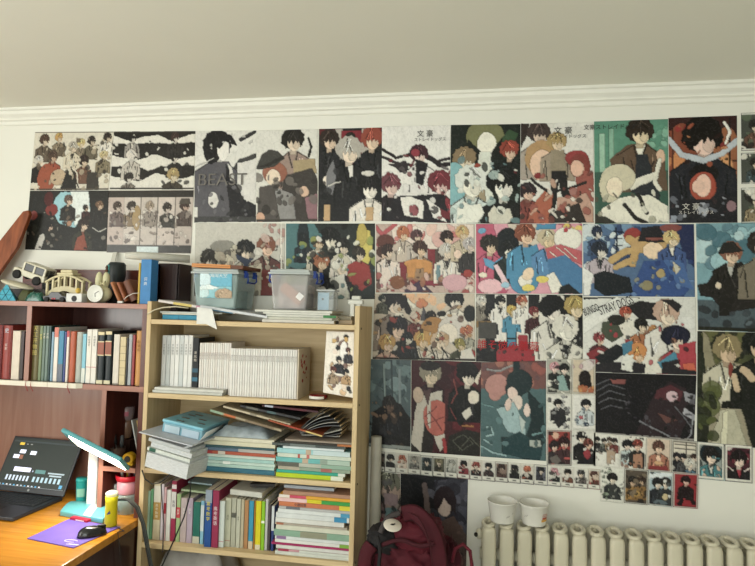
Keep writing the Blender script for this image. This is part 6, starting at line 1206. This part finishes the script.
# white toy jeep held tilted on a white plate
pv = at(14, 284, -.19)
pt = MB(); mt = obox((pv.x, -.17, pv.z-.002), 0, 0, 0, ry=14)
pt.ball((0, 0, 0), (.075, .045, .012), n=24); pt.v = [tuple(mt@Vector(v)) for v in pt.v]
o = pt.build('white_dish', M('d0cab4', .4)); tag(o, 'tilted cream white oval dish above the light blue pyramid', 'dish')
bk = at(20, 300, -.14); tag(MB().box(bk.x-.06, bk.x+.15, -.15, -.09, ZT, ZT+.052).build('dark_case', M('34302e', .5), bevel=.003), 'dark case lying behind the green toy, under the tilted white car', 'case')
jc = at(35, 273.5, -.13); mj = obox(jc, 0, 0, 0, ry=17)
jp = empty('toy_jeep', (jc.x, -.13, ZT+.053), 'white toy off-road car with black windows, nose up and tilted, left of the bridge', 'toy car')
CW = M('d4cfba', .35); DG = M('24282a', .3, spec=.6)
MB().box(-.082, .075, -.03, .03, -.022, .004, mat=mj).build('body', CW, jp, bevel=.004)
MB().box(-.04, .072, -.028, .028, .004, .036, mat=mj).build('cabin', DG, jp, bevel=.003)
MB().box(-.036, .068, -.029, .029, .034, .041, mat=mj).build('roof', CW, jp, bevel=.003)
for a in (-.04, .012, .064): MB().box(a, a+.008, -.0305, .0305, .002, .038, mat=mj).build('pillar', CW, jp)
for a in (-.055, .045):
    for y in (-.036, .026): MB().lathe([(.018, 0), (.019, .003), (.019, .011), (.012, .012), (.008, .0122)], (0, 0, 0), 18, axis='y', mat=mj.to_3x3().to_4x4()).build('wheel', M('1a1a1a', .7), jp).location = mj@Vector((a, y+.010, -.022))
sp_ = MB().lathe([(.016, 0), (.017, .008)], (0, 0, 0), 18, axis='x', mat=mj.to_3x3().to_4x4()).build('spare_wheel', M('1f1f1f', .7), jp); sp_.location = mj@Vector((.076, 0, .005))
# dark round thing between jeep and bridge
v = at(50, 285, -.08); tag(MB().lathe([(.03, 0), (.034, .004), (.034, .10), (.028, .108), (0, .108)], (v.x, -.075, ZT), 20).build('dark_tin', M('24262a', .4)), 'dark round tin standing between the tilted white car and the bridge', 'tin')
# bridge pavilion
b0_, b1_ = at(49, 300, -.17), at(87, 300, -.17); bx = (b0_.x+b1_.x)/2; bw = (b1_.x-b0_.x)/2; zt2 = at(68, 270, -.17).z-ZT
CR = M('cfc4a0', .5); br = empty('model_bridge', (bx, -.17, ZT), 'cream plastic model arch bridge with a small pavilion and railings', 'model')
mb = MB(); n = 16; outer = [(bx-bw*1.05, ZT)]+[(bx+bw*1.0*math.cos(PI-PI*i/n), ZT+.010+zt2*.42*math.sin(PI*i/n)) for i in range(n+1)]+[(bx+bw*1.05, ZT)]
inner = [(bx+bw*.55*math.cos(PI*i/n), ZT+zt2*.34*math.sin(PI*i/n)) for i in range(n+1)]
poly = outer+inner
mb.prism([(x, -.195, z) for x, z in poly], (0, .05, 0)); mb.build('arch_deck', CR, br)
for y in (-.194, -.15):
    for i in range(7):
        f = -1+2*i/6; zz = ZT+.010+zt2*.42*math.sqrt(max(0, 1-f*f*.96)); x = bx+bw*.92*f
        MB().box(x-.004, x+.004, y-.002, y+.006, zz-.006, ZT+zt2*(.80-.20*f*f)).build('post', CR, br)
for y in (-.196, -.148):
    mb = MB(); mb.tube([(bx+bw*f, y+.002, ZT+zt2*(.82-.22*f*f)) for f in [-1+.1*i for i in range(21)]], .005, 8); mb.build('rail', CR, br)
MB().box(bx-bw*.42, bx+bw*.42, -.197, -.143, ZT+zt2*.84, ZT+zt2*.90).build('pavilion_roof', CR, br, bevel=.002)
MB().box(bx-bw*.3, bx+bw*.3, -.19, -.15, ZT+zt2*.90, ZT+zt2*1.0).build('pavilion_top', CR, br, bevel=.004)
# white box with a round black hole, yellow knob
b0_, b1_ = at(68.5, 300, -.235), at(84, 300, -.235); zt3 = at(76, 293.5, -.235).z
wb = MB().box(b0_.x, b1_.x, -.25, -.215, ZT, zt3).build('white_camera_box', M('d4d4d0', .4), bevel=.002); tag(wb, 'small white box with a black round hole in front of the bridge', 'box')
MB().lathe([(.012, 0), (.011, .0008)], ((b0_.x+b1_.x)/2+.002, -.251, (ZT+zt3)/2-.003), 18, axis='y').build('black_hole', M('101012', .5), wb)
v = at(78, 291, -.232); tag(MB().ball((v.x, -.232, zt3+.0115), (.010, .010, .0115)).build('yellow_ball', M('cfae50', .4)), 'small pale yellow ball on the white box', 'ball')
# rabbit clock
v = at(97, 293, -.225); rc = empty('rabbit_clock', (v.x, -.215, ZT), 'cream rabbit shaped alarm clock with round white dial and bow', 'clock')
CRM = M('c9c4a0', .4, noise=.03); hh = v.z-ZT
MB().ball((v.x, -.205, ZT+.036), (.050, .032, .036), n=28).build('body', CRM, rc)
for dx, rr in ((-.012, 8), (.021, -3)):
    MB().ball((v.x+dx, -.2, ZT+.094), (.0145, .013, .034), n=18, mat=Matrix.Rotation(R(rr*.4), 4, 'Y')).build('ear', CRM, rc)
MB().lathe([(.034, 0), (.036, .003), (.033, .006), (.031, .0045), (0, .0042)], (v.x+.002, -.236, ZT+.037), 30, axis='y').build('dial', M('dcdcd4', .3), rc)
for ang, ln in ((60, .020), (170, .014)): MB().box(-.001, .001, -.0006, 0, 0, ln, mat=obox((v.x+.002, -.2412, ZT+.037), 0, 0, 0, ry=ang)).build('hand', M('3c3c3a', .4), rc)
mb = MB()
for s_ in (-1, 1): mb.tube([(v.x+.022+s_*.001, -.226, ZT+.078), (v.x+.022+s_*.013, -.226, ZT+.086), (v.x+.022+s_*.013, -.226, ZT+.072), (v.x+.022+s_*.001, -.226, ZT+.078)], .0035, 8)
mb.build('bow', M('d0c8a0', .4), rc)
v2 = at(101.5, 270, -.2); tag(MB().lathe([(.009, 0), (.008, .004), (.004, .012), (.006, .018), (.003, .024), (0, .030)], (v.x+.021, -.2, ZT+.1275), 14).build('brown_pawn', M('4c2c1c', .4)), 'tiny dark brown pawn standing on the clock ear', 'figurine')
# dark bottle with teal side, leaning wallets, white plug
v = at(115.5, 300, -.10); zt4 = at(115, 262.5, -.1).z-ZT
db = MB().lathe([(.03, 0), (.033, .006), (.033, zt4*.6), (.036, zt4*.66), (.036, zt4*.94), (.028, zt4), (0, zt4)], (v.x, -.10, ZT), 22).build('dark_flask', M('262c2e', .45)); tag(db, 'dark ribbed flask with a teal left side behind the brown wallets', 'flask')
vs = []
for i in range(8):
    t = R(-165+i*8)
    for z in (zt4*.67, zt4*.93): vs.append((v.x+.0366*math.cos(t), -.10+.0366*math.sin(t), ZT+z))
MB().add(vs, [(2*i, 2*i+2, 2*i+3, 2*i+1) for i in range(7)]).build('teal_side', M('2c7c7c', .4), db)
for k, (col, lb3) in enumerate((('a86c48', 'tan leather wallet leaning leftmost beside the rabbit clock'), ('94583c', 'russet leather wallet leaning between the tan and brown ones'), ('6c4434', 'dark brown leather wallet leaning rightmost before the blue book'))):
    xx = at(123+k*4.5, 300, -.2).x
    book((xx, -.235+.012*k, ZT+.0045), .013 if k < 2 else .03, [.085, .085, .09][k], .10, col, 'up', hard=True, lab=lb3, group='leather wallets leaning on the hutch', name='leather_wallet', cat='wallet', ry=R(-27), pages='3c2a20')
q = [at(x, y, -.24) for x, y in ((139, 293), (133, 293.5), (127, 296.5), (124, 299.5))]
for p in q: p.z = max(p.z, ZT+.003)
cbl = MB().tube(q, .0016, 6).build('charging_cable', M('d0ccc4', .4)); tag(cbl, 'white charging cable and plug in front of the brown wallets', 'cable')
v = at(121, 298, -.245); MB().box(-.016, .012, -.004, .004, 0, .009, mat=obox((v.x, -.245, ZT+.0005), 0, 0, 0, ry=0, rz=-15)).build('plug', M('d8d8d4', .35), cbl, bevel=.002)
# blue book, slim neighbours and dark book
G = 'tall books at the right end of the hutch top'
def topb(x0, x1, yt, yf, d, z0, col, lab, **k):
    a, b = at(x0, 290, yf), at(x1, 290, yf); h = at((x0+x1)/2, yt, yf).z-z0
    return book((a.x, yf, z0+.0004), b.x-a.x-.0006, h, d, col, 'up', lab=lab, group=G, **k)
topb(137.7, 139.8, 263, -.24, .13, ZT, 'c0a040', 'thin mustard booklet left of the tall blue book')
topb(140, 150.6, 259.5, -.245, .05, ZT, '3c7cb4', 'tall sky blue book on the hutch top with small white letters', title=[('词典', .5, .35, 'd0dce8')])
topb(152.2, 154.3, 264, -.13, .12, Z0, '9c7478', 'thin mauve booklet between the blue and the dark brown book')
topb(154.6, 157, 264, -.13, .12, Z0, '6c4c50', 'thin plum brown booklet touching the dark brown book')
topb(157.2, 178, 263.5, -.13, .11, Z0, '34201f', 'thick dark brown book behind the papers on the shelf top', hard=True)
v0, v1 = at(129, 257, -.19), at(190, 258.5, -.11); zc = at(143, 259.5, -.24).z+.0005
r_ = .0165
tag(MB().tube([(v0.x, -.21, zc+r_+.001), (v0.x+.05, -.2, zc+r_+.001), (v1.x, -.11, zc+r_-.002)], [r_*.8, r_, r_*.95], 18).build('paper_roll', M('c8c6bc', .6)), 'long pale grey paper roll lying across the tall blue book', 'paper roll')
a, b = at(114.5, 252, -.02), at(106, 300, -.05)
tag(MB().prism([(b.x-.012, -.07, ZT), (b.x+.012, -.07, ZT), (a.x+.010, -.012, a.z), (a.x-.010, -.012, a.z)], (0, -.004, .0)).build('plastic_ruler', M('c0beb4', .4)), 'pale plastic ruler leaning on the wall behind the rabbit clock', 'ruler')
